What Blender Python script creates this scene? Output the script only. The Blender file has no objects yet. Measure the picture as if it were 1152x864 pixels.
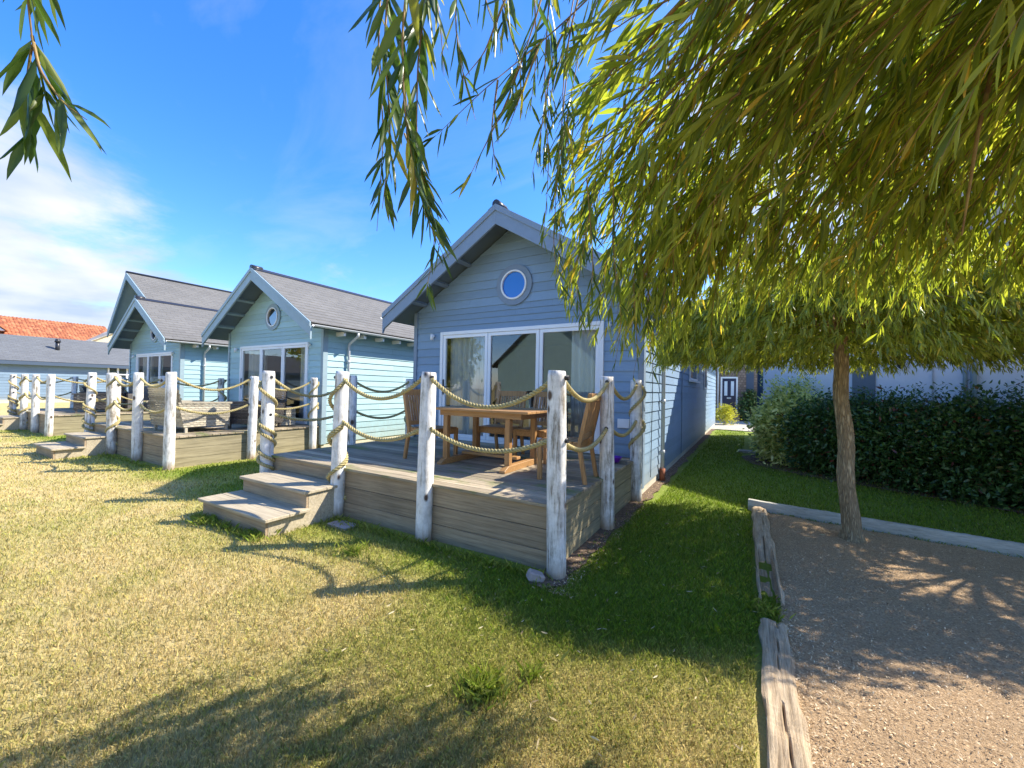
import bpy, math, random
import numpy as np
from mathutils import Vector, Matrix

random.seed(7)
rng = np.random.default_rng(11)
scene = bpy.context.scene

# ------------------------------------------------------------------ camera
F_PX = 451.2
yaw, pitch, roll = 0.5323, 0.0131, 0.0193
sn, cs = math.sin(yaw), math.cos(yaw)
fw = Vector((-sn * math.cos(pitch), cs * math.cos(pitch), math.sin(pitch)))
r0 = Vector((cs, sn, 0)); u0 = r0.cross(fw)
rt = math.cos(roll) * r0 + math.sin(roll) * u0
up = -math.sin(roll) * r0 + math.cos(roll) * u0
cam_d = bpy.data.cameras.new('camera'); cam = bpy.data.objects.new('camera', cam_d)
scene.collection.objects.link(cam)
cam_d.sensor_width = 36; cam_d.lens = 36 * F_PX / 1152
cam_d.clip_start = 0.02; cam_d.clip_end = 3000
cam.matrix_world = Matrix(((rt.x, up.x, -fw.x, 0), (rt.y, up.y, -fw.y, 0), (rt.z, up.z, -fw.z, 1.58), (0, 0, 0, 1)))
scene.camera = cam
CAM = np.array((0, 0, 1.58)); RT = np.array(rt); UP = np.array(up); FW = np.array(fw)

# ------------------------------------------------------------------ light
SUN_DIR = Vector((0.752, 0.66, 0)).normalized() * math.cos(math.radians(43.5)) + Vector((0, 0, math.sin(math.radians(43.5))))
sl = bpy.data.lights.new('sun', 'SUN'); sl.energy = 5.0; sl.angle = math.radians(0.53); sl.color = (1.0, 0.93, 0.80)
so = bpy.data.objects.new('sun', sl); scene.collection.objects.link(so)
so.rotation_euler = SUN_DIR.to_track_quat('Z', 'Y').to_euler(); so.location = (10, 10, 20)

world = bpy.data.worlds.new("World"); scene.world = world; world.use_nodes = True
wn = world.node_tree; wn.nodes.clear()
def N(nt, t, **kw):
    n = nt.nodes.new(t)
    for k, v in kw.items(): setattr(n, k, v)
    return n
wo = N(wn, 'ShaderNodeOutputWorld'); wb = N(wn, 'ShaderNodeBackground'); wb.inputs['Strength'].default_value = 0.15
sky = N(wn, 'ShaderNodeTexSky'); sky.sky_type = 'NISHITA'; sky.sun_disc = False
sky.sun_elevation = math.radians(43.5); sky.sun_rotation = math.atan2(0.752, 0.66); sky.air_density = 1.0; sky.dust_density = 0.4; sky.ozone_density = 2.5
hs = N(wn, 'ShaderNodeHueSaturation'); hs.inputs['Saturation'].default_value = 1.27; hs.inputs['Value'].default_value = 1.24
tc = N(wn, 'ShaderNodeTexCoord'); sep = N(wn, 'ShaderNodeSeparateXYZ')
tint = N(wn, 'ShaderNodeMix', data_type='RGBA', blend_type='MULTIPLY'); tint.inputs['Factor'].default_value = 1; tint.inputs['B'].default_value = (0.90, 0.90, 1.05, 1)
wn.links.new(sky.outputs[0], tint.inputs['A']); wn.links.new(tint.outputs['Result'], hs.inputs['Color']); wn.links.new(tc.outputs['Generated'], sep.inputs[0])
def wmath(op, a, b=None, c=None):
    m = N(wn, 'ShaderNodeMath', operation=op)
    for i, v in enumerate((a, b, c)):
        if v is None: continue
        if isinstance(v, (int, float)): m.inputs[i].default_value = v
        else: wn.links.new(v, m.inputs[i])
    return m.outputs[0]
# project the direction on a cloud layer
zc = wmath('MAXIMUM', sep.outputs[2], 0.02)
den = wmath('ADD', zc, 0.16)
px = wmath('DIVIDE', sep.outputs[0], den); py = wmath('DIVIDE', sep.outputs[1], den)
comb = N(wn, 'ShaderNodeCombineXYZ'); wn.links.new(px, comb.inputs[0]); wn.links.new(py, comb.inputs[1])
nz = N(wn, 'ShaderNodeTexNoise'); nz.inputs['Scale'].default_value = 1.2; nz.inputs['Detail'].default_value = 11; nz.inputs['Roughness'].default_value = 0.63
nz.inputs['Distortion'].default_value = 0.35
wn.links.new(comb.outputs[0], nz.inputs['Vector'])
def lobe(az, el, width, amt):
    d = Vector((math.cos(el) * math.sin(az), math.cos(el) * math.cos(az), math.sin(el)))
    dp = N(wn, 'ShaderNodeVectorMath', operation='DOT_PRODUCT'); dp.inputs[1].default_value = d
    nm = N(wn, 'ShaderNodeVectorMath', operation='NORMALIZE'); wn.links.new(tc.outputs['Generated'], nm.inputs[0]); wn.links.new(nm.outputs[0], dp.inputs[0])
    mr = N(wn, 'ShaderNodeMapRange'); mr.interpolation_type = 'SMOOTHERSTEP'
    mr.inputs['From Min'].default_value = math.cos(width); mr.inputs['From Max'].default_value = 1.0
    mr.inputs['To Min'].default_value = 0; mr.inputs['To Max'].default_value = amt
    wn.links.new(dp.outputs['Value'], mr.inputs['Value']); return mr.outputs[0]
R = math.radians
bias = wmath('ADD', lobe(R(-84), R(6), R(23), 0.36), lobe(R(25), R(28), R(44), 0.36))
bias = wmath('ADD', bias, lobe(R(-90), R(2), R(14), 0.15))
bias = wmath('ADD', bias, lobe(R(170), R(35), R(60), 0.16))
cl = wmath('ADD', nz.outputs['Fac'], bias)
mrc = N(wn, 'ShaderNodeMapRange'); mrc.interpolation_type = 'SMOOTHSTEP'
mrc.inputs['From Min'].default_value = 0.60; mrc.inputs['From Max'].default_value = 0.90; wn.links.new(cl, mrc.inputs['Value'])
# thin streaks
mp = N(wn, 'ShaderNodeMapping'); mp.inputs['Scale'].default_value = (0.9, 2.2, 1); mp.inputs['Rotation'].default_value = (0, 0, 0.9)
wn.links.new(comb.outputs[0], mp.inputs['Vector'])
nz2 = N(wn, 'ShaderNodeTexNoise'); nz2.inputs['Scale'].default_value = 0.9; nz2.inputs['Detail'].default_value = 7; nz2.inputs['Roughness'].default_value = 0.6
nz2.inputs['Distortion'].default_value = 0.6; wn.links.new(mp.outputs[0], nz2.inputs['Vector'])
mr2 = N(wn, 'ShaderNodeMapRange'); mr2.inputs['From Min'].default_value = 0.52; mr2.inputs['From Max'].default_value = 0.95; mr2.inputs['To Max'].default_value = 0.38
wn.links.new(nz2.outputs['Fac'], mr2.inputs['Value'])
fac = wmath('MAXIMUM', mrc.outputs[0], mr2.outputs[0])
nz3 = N(wn, 'ShaderNodeTexNoise'); nz3.inputs['Scale'].default_value = 1.6; nz3.inputs['Detail'].default_value = 6; wn.links.new(comb.outputs[0], nz3.inputs['Vector'])
cr = N(wn, 'ShaderNodeMix', data_type='RGBA'); cr.inputs['A'].default_value = (2.1, 2.6, 3.5, 1); cr.inputs['B'].default_value = (3.5, 3.65, 3.9, 1)
mr3 = N(wn, 'ShaderNodeMapRange'); mr3.inputs['From Min'].default_value = 0.38; mr3.inputs['From Max'].default_value = 0.62
wn.links.new(nz3.outputs['Fac'], mr3.inputs['Value']); wn.links.new(mr3.outputs[0], cr.inputs['Factor'])
mx = N(wn, 'ShaderNodeMix', data_type='RGBA')
wn.links.new(fac, mx.inputs['Factor']); wn.links.new(hs.outputs[0], mx.inputs['A']); wn.links.new(cr.outputs['Result'], mx.inputs['B'])
wn.links.new(mx.outputs['Result'], wb.inputs['Color']); wn.links.new(wb.outputs[0], wo.inputs[0])

vs = scene.view_settings; vs.view_transform = 'Standard'; vs.look = 'None'; vs.gamma = 1; vs.use_curve_mapping = False; vs.exposure = 0.98
scene.cycles.max_bounces = 7; scene.cycles.transparent_max_bounces = 12; scene.cycles.diffuse_bounces = 4

# ------------------------------------------------------------------ materials
MATS = {}
def newmat(name):
    m = bpy.data.materials.new(name); m.use_nodes = True; nt = m.node_tree
    b = nt.nodes['Principled BSDF']; MATS[name] = m
    return m, nt, b
def ramp(nt, fac, stops):
    r = N(nt, 'ShaderNodeValToRGB'); e = r.color_ramp.elements
    while len(e) < len(stops): e.new(0.5)
    for i, (p, c) in enumerate(stops):
        e[i].position = p; e[i].color = (*c, 1)
    nt.links.new(fac, r.inputs[0]); return r.outputs[0]
def noise(nt, scale=(1, 1, 1), s=5, detail=6, rough=0.6, dist=0, coord='Object', rot=(0, 0, 0)):
    t = N(nt, 'ShaderNodeTexCoord'); mp = N(nt, 'ShaderNodeMapping'); mp.inputs['Scale'].default_value = scale; mp.inputs['Rotation'].default_value = rot
    n = N(nt, 'ShaderNodeTexNoise'); n.inputs['Scale'].default_value = s; n.inputs['Detail'].default_value = detail
    n.inputs['Roughness'].default_value = rough; n.inputs['Distortion'].default_value = dist
    nt.links.new(t.outputs[coord], mp.inputs[0]); nt.links.new(mp.outputs[0], n.inputs[0]); return n.outputs['Fac']
def mul(nt, c, v, lo=0.8, hi=1.2):
    mr = N(nt, 'ShaderNodeMapRange'); mr.inputs['To Min'].default_value = lo; mr.inputs['To Max'].default_value = hi
    nt.links.new(v, mr.inputs['Value'])
    m = N(nt, 'ShaderNodeMix', data_type='RGBA', blend_type='MULTIPLY'); m.inputs['Factor'].default_value = 1
    nt.links.new(c, m.inputs['A'])
    cc = N(nt, 'ShaderNodeCombineColor')
    for i in range(3): nt.links.new(mr.outputs[0], cc.inputs[i])
    nt.links.new(cc.outputs[0], m.inputs['B']); return m.outputs['Result']
def mixc(nt, f, a, b):
    m = N(nt, 'ShaderNodeMix', data_type='RGBA')
    for k, v in (('Factor', f), ('A', a), ('B', b)):
        if isinstance(v, tuple): m.inputs[k].default_value = (*v, 1)
        elif isinstance(v, (int, float)): m.inputs[k].default_value = v
        else: nt.links.new(v, m.inputs[k])
    return m.outputs['Result']
def bump(nt, b, h, strength=0.4, dist=0.01):
    bp = N(nt, 'ShaderNodeBump'); bp.inputs['Strength'].default_value = strength; bp.inputs['Distance'].default_value = dist
    nt.links.new(h, bp.inputs['Height']); nt.links.new(bp.outputs[0], b.inputs['Normal'])
def island(nt):
    g = N(nt, 'ShaderNodeNewGeometry'); return g.outputs['Random Per Island']
def scl(c, k): return tuple(x * k for x in c)

def m_paint(name, c, rough=0.55, var=0.12, grain=(1.5, 1.5, 18)):
    m, nt, b = newmat(name)
    n1 = noise(nt, grain, 3, 6, 0.65)
    n2 = noise(nt, (1, 1, 1), 0.9, 5, 0.6)
    col = ramp(nt, n1, [(0.25, scl(c, 1 - var)), (0.6, c), (0.85, scl(c, 1 + var * .8))])
    col = mul(nt, col, n2, 1 - var * .9, 1 + var * .6); col = mul(nt, col, island(nt), 0.90, 1.08)
    if 'siding' in name:
        t_ = N(nt, 'ShaderNodeTexCoord'); s_ = N(nt, 'ShaderNodeSeparateXYZ'); nt.links.new(t_.outputs['Object'], s_.inputs[0]); nd = noise(nt, (3, 3, 1.2), 4, 6, .7)
        ma = N(nt, 'ShaderNodeMath', operation='MULTIPLY_ADD'); ma.inputs[1].default_value = .9; nt.links.new(nd, ma.inputs[0]); nt.links.new(s_.outputs[2], ma.inputs[2])
        mr_ = N(nt, 'ShaderNodeMapRange'); mr_.inputs['From Min'].default_value = .62; mr_.inputs['From Max'].default_value = 1.05; mr_.inputs['To Min'].default_value = .45; mr_.inputs['To Max'].default_value = 0; nt.links.new(ma.outputs[0], mr_.inputs['Value'])
        col = mixc(nt, mr_.outputs[0], col, (0.25, 0.23, 0.17))
        ns = noise(nt, (14, 14, .5), 2.2, 5, .7); mr_ = N(nt, 'ShaderNodeMapRange'); mr_.inputs['From Min'].default_value = .58; mr_.inputs['From Max'].default_value = .75; mr_.inputs['To Max'].default_value = .22; nt.links.new(ns, mr_.inputs['Value'])
        col = mixc(nt, mr_.outputs[0], col, (0.16, 0.18, 0.17))
    nt.links.new(col, b.inputs['Base Color']); b.inputs['Roughness'].default_value = rough
    bump(nt, b, n1, 0.25, 0.004); return m
m_paint('blue_siding', (0.22, 0.325, 0.45))
m_paint('teal_siding', (0.36, 0.54, 0.57))
m_paint('teal_siding_far', (0.33, 0.50, 0.54))
m_paint('shed_siding', (0.17, 0.25, 0.34))
m_paint('blue_trim', (0.19, 0.25, 0.33), 0.5, 0.10, (2, 2, 2))
m_paint('teal_trim', (0.27, 0.36, 0.40), 0.5, 0.10, (2, 2, 2))
m_paint('navy_board', (0.05, 0.08, 0.13), 0.6, 0.15)
m_paint('white_paint', (0.78, 0.79, 0.80), 0.35, 0.04, (2, 2, 2))
m_paint('gutter_grey', (0.55, 0.56, 0.56), 0.4, 0.08, (2, 2, 2))
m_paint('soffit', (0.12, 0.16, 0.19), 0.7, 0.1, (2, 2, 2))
m_paint('black_plastic', (0.02, 0.02, 0.022), 0.5, 0.1, (2, 2, 2))
m_paint('purple_plastic', (0.16, 0.02, 0.42), 0.35, 0.1, (2, 2, 2))
m_paint('render_white', (0.84, 0.84, 0.86), 0.85, 0.07, (2, 2, 2))
m_paint('render_cream', (0.62, 0.53, 0.36), 0.85, 0.06, (1, 1, 1))
m_paint('grey_door', (0.16, 0.19, 0.22), 0.5, 0.08, (2, 2, 2))
m_paint('navy_door', (0.015, 0.02, 0.06), 0.35, 0.08, (2, 2, 2))
m_paint('terracotta', (0.35, 0.11, 0.05), 0.8, 0.15, (3, 3, 3))
m_paint('metal_dark', (0.03, 0.03, 0.035), 0.35, 0.1, (3, 3, 3))

def m_slate(name, c):
    m, nt, b = newmat(name)
    n1 = noise(nt, (6, 1, 1), 6, 8, 0.75); n2 = noise(nt, (1, 1, 1), 0.7, 5, 0.6)
    t = N(nt, 'ShaderNodeTexCoord'); sp = N(nt, 'ShaderNodeSeparateXYZ'); nt.links.new(t.outputs['Object'], sp.inputs[0])
    ml = N(nt, 'ShaderNodeMath', operation='MULTIPLY'); ml.inputs[1].default_value = -1.925; nt.links.new(sp.outputs[2], ml.inputs[0])
    cb = N(nt, 'ShaderNodeCombineXYZ'); nt.links.new(sp.outputs[1], cb.inputs[0]); nt.links.new(ml.outputs[0], cb.inputs[1])
    br = N(nt, 'ShaderNodeTexBrick'); br.inputs['Scale'].default_value = 1; br.inputs['Brick Width'].default_value = 0.34; br.inputs['Row Height'].default_value = 0.185
    br.inputs['Mortar Size'].default_value = 0.006; br.inputs['Color1'].default_value = (*scl(c, 1.0), 1); br.inputs['Color2'].default_value = (*scl(c, 1.16), 1)
    br.inputs['Mortar'].default_value = (*scl(c, 0.6), 1); nt.links.new(cb.outputs[0], br.inputs[0])
    col = mul(nt, br.outputs['Color'], n1, 0.65, 1.35); col = mul(nt, col, n2, 0.8, 1.2)
    nt.links.new(col, b.inputs['Base Color']); b.inputs['Roughness'].default_value = 0.8
    bump(nt, b, n1, 0.4, 0.01); return m
m_slate('slate', (0.135, 0.13, 0.122))
m_slate('slate_dark', (0.12, 0.125, 0.13))

def m_wood(name, c1, c2, axis=0, s=4, rough=0.75, isl=0.25, moss=None, bmp=0.4):
    m, nt, b = newmat(name)
    sc = [22, 22, 22]; sc[axis] = 0.9
    n1 = noise(nt, tuple(sc), s * .5, 8, 0.7, 0.4); n2 = noise(nt, (1, 1, 1), 2.2, 5, 0.6)
    col = ramp(nt, n1, [(0.28, c1), (0.7, c2)]); col = mul(nt, col, island(nt), 1 - isl, 1 + isl); col = mul(nt, col, n2, 0.72, 1.25)
    if moss:
        n3 = noise(nt, (0.6, 1.3, 1), 2.1, 7, 0.7, 0.2)
        mr = N(nt, 'ShaderNodeMapRange'); mr.inputs['From Min'].default_value = moss; mr.inputs['From Max'].default_value = moss + .13
        nt.links.new(n3, mr.inputs['Value']); col = mixc(nt, mr.outputs[0], col, (0.13, 0.17, 0.03))
    nt.links.new(col, b.inputs['Base Color']); b.inputs['Roughness'].default_value = rough
    bump(nt, b, n1, bmp, 0.006); return m
m_wood('deck_wood', (0.15, 0.115, 0.07), (0.44, 0.36, 0.245), 0, 4, 0.8, 0.42, 0.53)
m_wood('fascia_wood', (0.19, 0.135, 0.08), (0.43, 0.325, 0.205), 0, 4, 0.8, 0.14)
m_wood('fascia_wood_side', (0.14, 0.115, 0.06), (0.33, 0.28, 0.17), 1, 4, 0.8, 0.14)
m_wood('step_wood', (0.22, 0.18, 0.115), (0.48, 0.405, 0.28), 0, 4, 0.8, 0.14)
m_wood('teak', (0.20, 0.095, 0.032), (0.46, 0.26, 0.10), 0, 5, 0.5, 0.18)
m_wood('teak_up', (0.19, 0.09, 0.03), (0.44, 0.24, 0.09), 2, 5, 0.5, 0.18)
m_wood('timber_pale', (0.30, 0.28, 0.23), (0.58, 0.55, 0.47), 0, 5, 0.85, 0.2)
m_wood('plinth', (0.42, 0.38, 0.29), (0.62, 0.57, 0.45), 1, 3, 0.85, 0.1)

# peeling white posts
m, nt, b = newmat('peeling_white')
n1 = noise(nt, (9, 9, 0.9), 2.6, 8, 0.72, 0.3); n2 = noise(nt, (1, 1, 1), 9, 6, 0.7); n3 = noise(nt, (1, 1, .35), 2.2, 5, 0.6)
ad = N(nt, 'ShaderNodeMath', operation='ADD'); nt.links.new(n1, ad.inputs[0])
m3 = N(nt, 'ShaderNodeMath', operation='MULTIPLY_ADD'); m3.inputs[1].default_value = 0.55; m3.inputs[2].default_value = -0.27; nt.links.new(n3, m3.inputs[0]); nt.links.new(m3.outputs[0], ad.inputs[1])
paint = ramp(nt, n2, [(0.3, (0.56, 0.54, 0.49)), (0.6, (0.82, 0.80, 0.76))])
wood = ramp(nt, n2, [(0.35, (0.14, 0.115, 0.085)), (0.65, (0.44, 0.39, 0.31))])
mr = N(nt, 'ShaderNodeMapRange'); mr.inputs['From Min'].default_value = 0.50; mr.inputs['From Max'].default_value = 0.64; nt.links.new(ad.outputs[0], mr.inputs['Value'])
col = mixc(nt, mr.outputs[0], paint, wood)
tc_ = N(nt, 'ShaderNodeTexCoord'); vo = N(nt, 'ShaderNodeTexVoronoi'); vo.inputs['Scale'].default_value = 1; mpv = N(nt, 'ShaderNodeMapping'); mpv.inputs['Scale'].default_value = (4.3, 4.3, 2.9)
oi = N(nt, 'ShaderNodeObjectInfo'); av = N(nt, 'ShaderNodeVectorMath', operation='MULTIPLY_ADD'); av.inputs[0].default_value = (13, 7, 19); nt.links.new(oi.outputs['Random'], av.inputs[1]); nt.links.new(tc_.outputs['Object'], av.inputs[2]); nt.links.new(av.outputs[0], mpv.inputs[0]); nt.links.new(mpv.outputs[0], vo.inputs[0])
mk = N(nt, 'ShaderNodeMapRange'); mk.inputs['From Min'].default_value = 0.10; mk.inputs['From Max'].default_value = 0.16; mk.inputs['To Min'].default_value = 1; mk.inputs['To Max'].default_value = 0
nt.links.new(vo.outputs['Distance'], mk.inputs['Value']); col = mixc(nt, mk.outputs[0], col, (0.09, 0.055, 0.035))
# soil splash near the ground
sp_ = N(nt, 'ShaderNodeSeparateXYZ'); nt.links.new(tc_.outputs['Object'], sp_.inputs[0])
mz = N(nt, 'ShaderNodeMath', operation='MULTIPLY_ADD'); mz.inputs[1].default_value = 0.35; nt.links.new(n1, mz.inputs[0]); nt.links.new(sp_.outputs[2], mz.inputs[2])
ms = N(nt, 'ShaderNodeMapRange'); ms.inputs['From Min'].default_value = 0.20; ms.inputs['From Max'].default_value = 0.34; ms.inputs['To Min'].default_value = 0.8; ms.inputs['To Max'].default_value = 0
nt.links.new(mz.outputs[0], ms.inputs['Value']); col = mixc(nt, ms.outputs[0], col, (0.30, 0.20, 0.11))
nt.links.new(col, b.inputs['Base Color']); b.inputs['Roughness'].default_value = 0.8
for n_ in [q for q in nt.nodes if q.bl_idname == 'ShaderNodeMapping' and q != mpv]:
    nt.links.new(av.outputs[0], n_.inputs[0])
bump(nt, b, ad.outputs[0], 0.6, 0.01)

m, nt, b = newmat('rope')
n1 = noise(nt, (1, 1, 1), 60, 5, 0.7); n2 = noise(nt, (1, 1, 1), 3, 4, 0.6)
col = ramp(nt, n1, [(0.3, (0.30, 0.24, 0.09)), (0.7, (0.58, 0.48, 0.23))]); col = mul(nt, col, n2, 0.7, 1.2)
nt.links.new(col, b.inputs['Base Color']); b.inputs['Roughness'].default_value = 0.9

def m_bark(name, c1, c2, s=1.0):
    m, nt, b = newmat(name)
    t = N(nt, 'ShaderNodeTexCoord'); mp = N(nt, 'ShaderNodeMapping'); mp.inputs['Scale'].default_value = (46 * s, 46 * s, 6.5 * s); nt.links.new(t.outputs['Object'], mp.inputs[0])
    nn = N(nt, 'ShaderNodeTexNoise'); nn.inputs['Scale'].default_value = 1.0; nn.inputs['Detail'].default_value = 4
    nt.links.new(mp.outputs[0], nn.inputs[0]); va = N(nt, 'ShaderNodeVectorMath', operation='MULTIPLY_ADD'); va.inputs[1].default_value = (3, 3, 3); nt.links.new(mp.outputs[0], va.inputs[2]); nt.links.new(nn.outputs['Color'], va.inputs[0]); nn.inputs['Scale'].default_value = .5
    v = N(nt, 'ShaderNodeTexVoronoi', feature='DISTANCE_TO_EDGE'); v.inputs['Scale'].default_value = 1; nt.links.new(va.outputs[0], v.inputs[0])
    n2 = noise(nt, (1, 1, .5), 18, 6, 0.7)
    col = ramp(nt, v.outputs['Distance'], [(0.0, scl(c1, .6)), (0.16, c1), (0.5, c2)]); col = mul(nt, col, n2, 0.5, 1.5)
    nt.links.new(col, b.inputs['Base Color']); b.inputs['Roughness'].default_value = 0.95
    bump(nt, b, v.outputs['Distance'], 1.0, 0.03); return m
m_bark('bark', (0.36, 0.27, 0.155), (0.68, 0.55, 0.34))
m, nt, b = newmat('twig')
n1 = noise(nt, (1, 1, 1), 14, 4, 0.6); col = ramp(nt, n1, [(0.35, (0.16, 0.08, 0.03)), (0.65, (0.33, 0.22, 0.06))])
nt.links.new(col, b.inputs['Base Color']); b.inputs['Roughness'].default_value = 0.6

def m_leaf(name, stops, trans=0.45, rough=0.45, tint=(1.25, 1.15, 0.45)):
    m, nt, b = newmat(name)
    isl = island(nt); n1 = noise(nt, (1, 1, 1), 1.7, 3, 0.5)
    col = ramp(nt, isl, stops); col = mul(nt, col, n1, 0.7, 1.3)
    nt.links.new(col, b.inputs['Base Color']); b.inputs['Roughness'].default_value = rough
    tr = N(nt, 'ShaderNodeBsdfTranslucent')
    mm = N(nt, 'ShaderNodeMix', data_type='RGBA', blend_type='MULTIPLY'); mm.inputs['Factor'].default_value = 1; mm.inputs['B'].default_value = (*scl(tint, 1.6), 1)
    nt.links.new(col, mm.inputs['A']); nt.links.new(mm.outputs['Result'], tr.inputs['Color'])
    mxs = N(nt, 'ShaderNodeMixShader'); mxs.inputs[0].default_value = trans
    out = nt.nodes['Material Output']; nt.links.new(b.outputs[0], mxs.inputs[1]); nt.links.new(tr.outputs[0], mxs.inputs[2]); nt.links.new(mxs.outputs[0], out.inputs[0])
    return m
WIL = [(0.0, (0.09, 0.125, 0.02)), (0.45, (0.20, 0.24, 0.03)), (0.88, (0.33, 0.355, 0.055)), (0.965, (0.28, 0.26, 0.04)), (0.985, (0.55, 0.38, 0.06))]
m_leaf('willow_leaf', WIL, 0.55, 0.4, (1.25, 1.25, .65))
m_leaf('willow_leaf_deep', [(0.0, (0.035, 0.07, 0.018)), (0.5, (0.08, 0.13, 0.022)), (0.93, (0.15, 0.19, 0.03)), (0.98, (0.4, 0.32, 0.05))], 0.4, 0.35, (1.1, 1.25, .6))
m_leaf('willow_leaf_pale', [(0.0, (0.12, 0.165, 0.03)), (0.5, (0.25, 0.30, 0.045)), (0.97, (0.39, 0.42, 0.08)), (0.992, (0.5, 0.4, 0.08))])
m_leaf('hedge_leaf', [(0.0, (0.03, 0.07, 0.02)), (0.6, (0.07, 0.14, 0.035)), (0.93, (0.13, 0.21, 0.06)), (0.985, (0.2, 0.06, 0.045))], 0.2, 0.35, (1, 1.1, .5))
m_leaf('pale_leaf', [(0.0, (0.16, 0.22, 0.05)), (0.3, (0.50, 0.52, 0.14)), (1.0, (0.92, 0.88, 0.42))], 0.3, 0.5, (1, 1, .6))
m_leaf('yellow_leaf', [(0.0, (0.30, 0.33, 0.03)), (1.0, (0.60, 0.55, 0.06))], 0.3, 0.5, (1, 1, .6))
m_leaf('dead_leaf', [(0.0, (0.16, 0.11, 0.05)), (0.5, (0.38, 0.30, 0.16)), (1.0, (0.58, 0.52, 0.34))], 0.2, 0.7, (1, .9, .6))

# ground & grass: vertex colours hold where the turf itself is green or straw
def m_attr(name, rough=0.9, fine=None, trans=0.0):
    m, nt, b = newmat(name)
    a = N(nt, 'ShaderNodeAttribute'); a.attribute_name = 'turf'
    n1 = noise(nt, (1, 1, 1), 55, 5, 0.75); n2 = noise(nt, (1, 1, 1), 9, 6, 0.7)
    c = mul(nt, a.outputs['Color'], n1, 0.35, 1.5); c = mul(nt, c, n2, 0.7, 1.3)
    nt.links.new(c, b.inputs['Base Color']); b.inputs['Roughness'].default_value = rough
    bump(nt, b, n1, 0.8, 0.02)
    if trans:
        tr = N(nt, 'ShaderNodeBsdfTranslucent'); nt.links.new(a.outputs['Color'], tr.inputs['Color'])
        mxs = N(nt, 'ShaderNodeMixShader'); mxs.inputs[0].default_value = trans
        out = nt.nodes['Material Output']; nt.links.new(b.outputs[0], mxs.inputs[1]); nt.links.new(tr.outputs[0], mxs.inputs[2]); nt.links.new(mxs.outputs[0], out.inputs[0])
    return m
m_attr('turf'); m_attr('blade', 0.6, None, 0.35)
nt = MATS['blade'].node_tree
m, nt, b = newmat('gravel')
n1 = noise(nt, (1, 1, 1), 70, 6, 0.8); n2 = noise(nt, (1, 1, 1), 3, 6, 0.7); n4 = noise(nt, (1, 1, 1), 260, 3, 0.6)
col = ramp(nt, n1, [(0.3, (0.19, 0.11, 0.05)), (0.5, (0.52, 0.34, 0.18)), (0.7, (0.72, 0.52, 0.31))]); col = mul(nt, col, n2, 0.75, 1.2); col = mul(nt, col, n4, 0.7, 1.3)
nt.links.new(col, b.inputs['Base Color']); b.inputs['Roughness'].default_value = 0.95; bump(nt, b, n1, 1.0, 0.02)
m, nt, b = newmat('chip')
col = ramp(nt, island(nt), [(0.0, (0.18, 0.10, 0.045)), (0.35, (0.48, 0.31, 0.16)), (0.7, (0.66, 0.47, 0.27)), (1.0, (0.80, 0.65, 0.43))])
nt.links.new(col, b.inputs['Base Color']); b.inputs['Roughness'].default_value = 0.9
m, nt, b = newmat('soil')
n1 = noise(nt, (1, 1, 1), 22, 6, 0.75); col = ramp(nt, n1, [(0.3, (0.07, 0.045, 0.03)), (0.7, (0.26, 0.18, 0.12))]); nt.links.new(col, b.inputs['Base Color']); b.inputs['Roughness'].default_value = 1; bump(nt, b, n1, 1, 0.03)
m, nt, b = newmat('paving')
n1 = noise(nt, (1, 1, 1), 12, 6, 0.75); col = ramp(nt, n1, [(0.3, (0.33, 0.29, 0.23)), (0.7, (0.52, 0.48, 0.40))]); nt.links.new(col, b.inputs['Base Color']); b.inputs['Roughness'].default_value = .95; bump(nt, b, n1, .5, 0.01)
m, nt, b = newmat('brown_shingle')
t = N(nt, 'ShaderNodeTexCoord'); sp_ = N(nt, 'ShaderNodeSeparateXYZ'); nt.links.new(t.outputs['Object'], sp_.inputs[0]); cb = N(nt, 'ShaderNodeCombineXYZ')
nt.links.new(sp_.outputs[0], cb.inputs[0]); nt.links.new(sp_.outputs[2], cb.inputs[1])
br = N(nt, 'ShaderNodeTexBrick'); br.inputs['Scale'].default_value = 1; br.inputs['Brick Width'].default_value = 0.16; br.inputs['Row Height'].default_value = 0.14; br.inputs['Mortar Size'].default_value = 0.008
br.inputs['Color1'].default_value = (0.17, 0.12, 0.09, 1); br.inputs['Color2'].default_value = (0.30, 0.22, 0.17, 1); br.inputs['Mortar'].default_value = (0.06, 0.045, 0.04, 1); nt.links.new(cb.outputs[0], br.inputs[0])
nt.links.new(br.outputs['Color'], b.inputs['Base Color']); b.inputs['Roughness'].default_value = .9
m, nt, b = newmat('clay_tile')
col = ramp(nt, island(nt), [(0.0, (0.26, 0.075, 0.035)), (0.5, (0.40, 0.14, 0.06)), (1.0, (0.52, 0.22, 0.10))])
n1 = noise(nt, (1, 1, 1), 2, 6, 0.75); col = mul(nt, col, n1, .75, 1.2); nt.links.new(col, b.inputs['Base Color']); b.inputs['Roughness'].default_value = .85
m, nt, b = newmat('rotten_wood')
n1 = noise(nt, (26, 1.4, 10), 2.0, 9, 0.75, 0.5); n2 = noise(nt, (1, 1, 1), 6, 6, 0.7)
col = ramp(nt, n1, [(0.30, (0.10, 0.065, 0.035)), (0.42, (0.42, 0.30, 0.18)), (0.68, (0.72, 0.56, 0.37))]); col = mul(nt, col, n2, .65, 1.3); nt.links.new(col, b.inputs['Base Color']); b.inputs['Roughness'].default_value = .95; bump(nt, b, n1, 1, 0.02)
m, nt, b = newmat('curtain')
n1 = noise(nt, (1, 1, .1), 30, 3, 0.6); col = ramp(nt, n1, [(0.3, (0.72, 0.80, 0.86)), (0.7, (0.84, 0.90, 0.94))]); nt.links.new(col, b.inputs['Base Color']); b.inputs['Roughness'].default_value = 1
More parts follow.
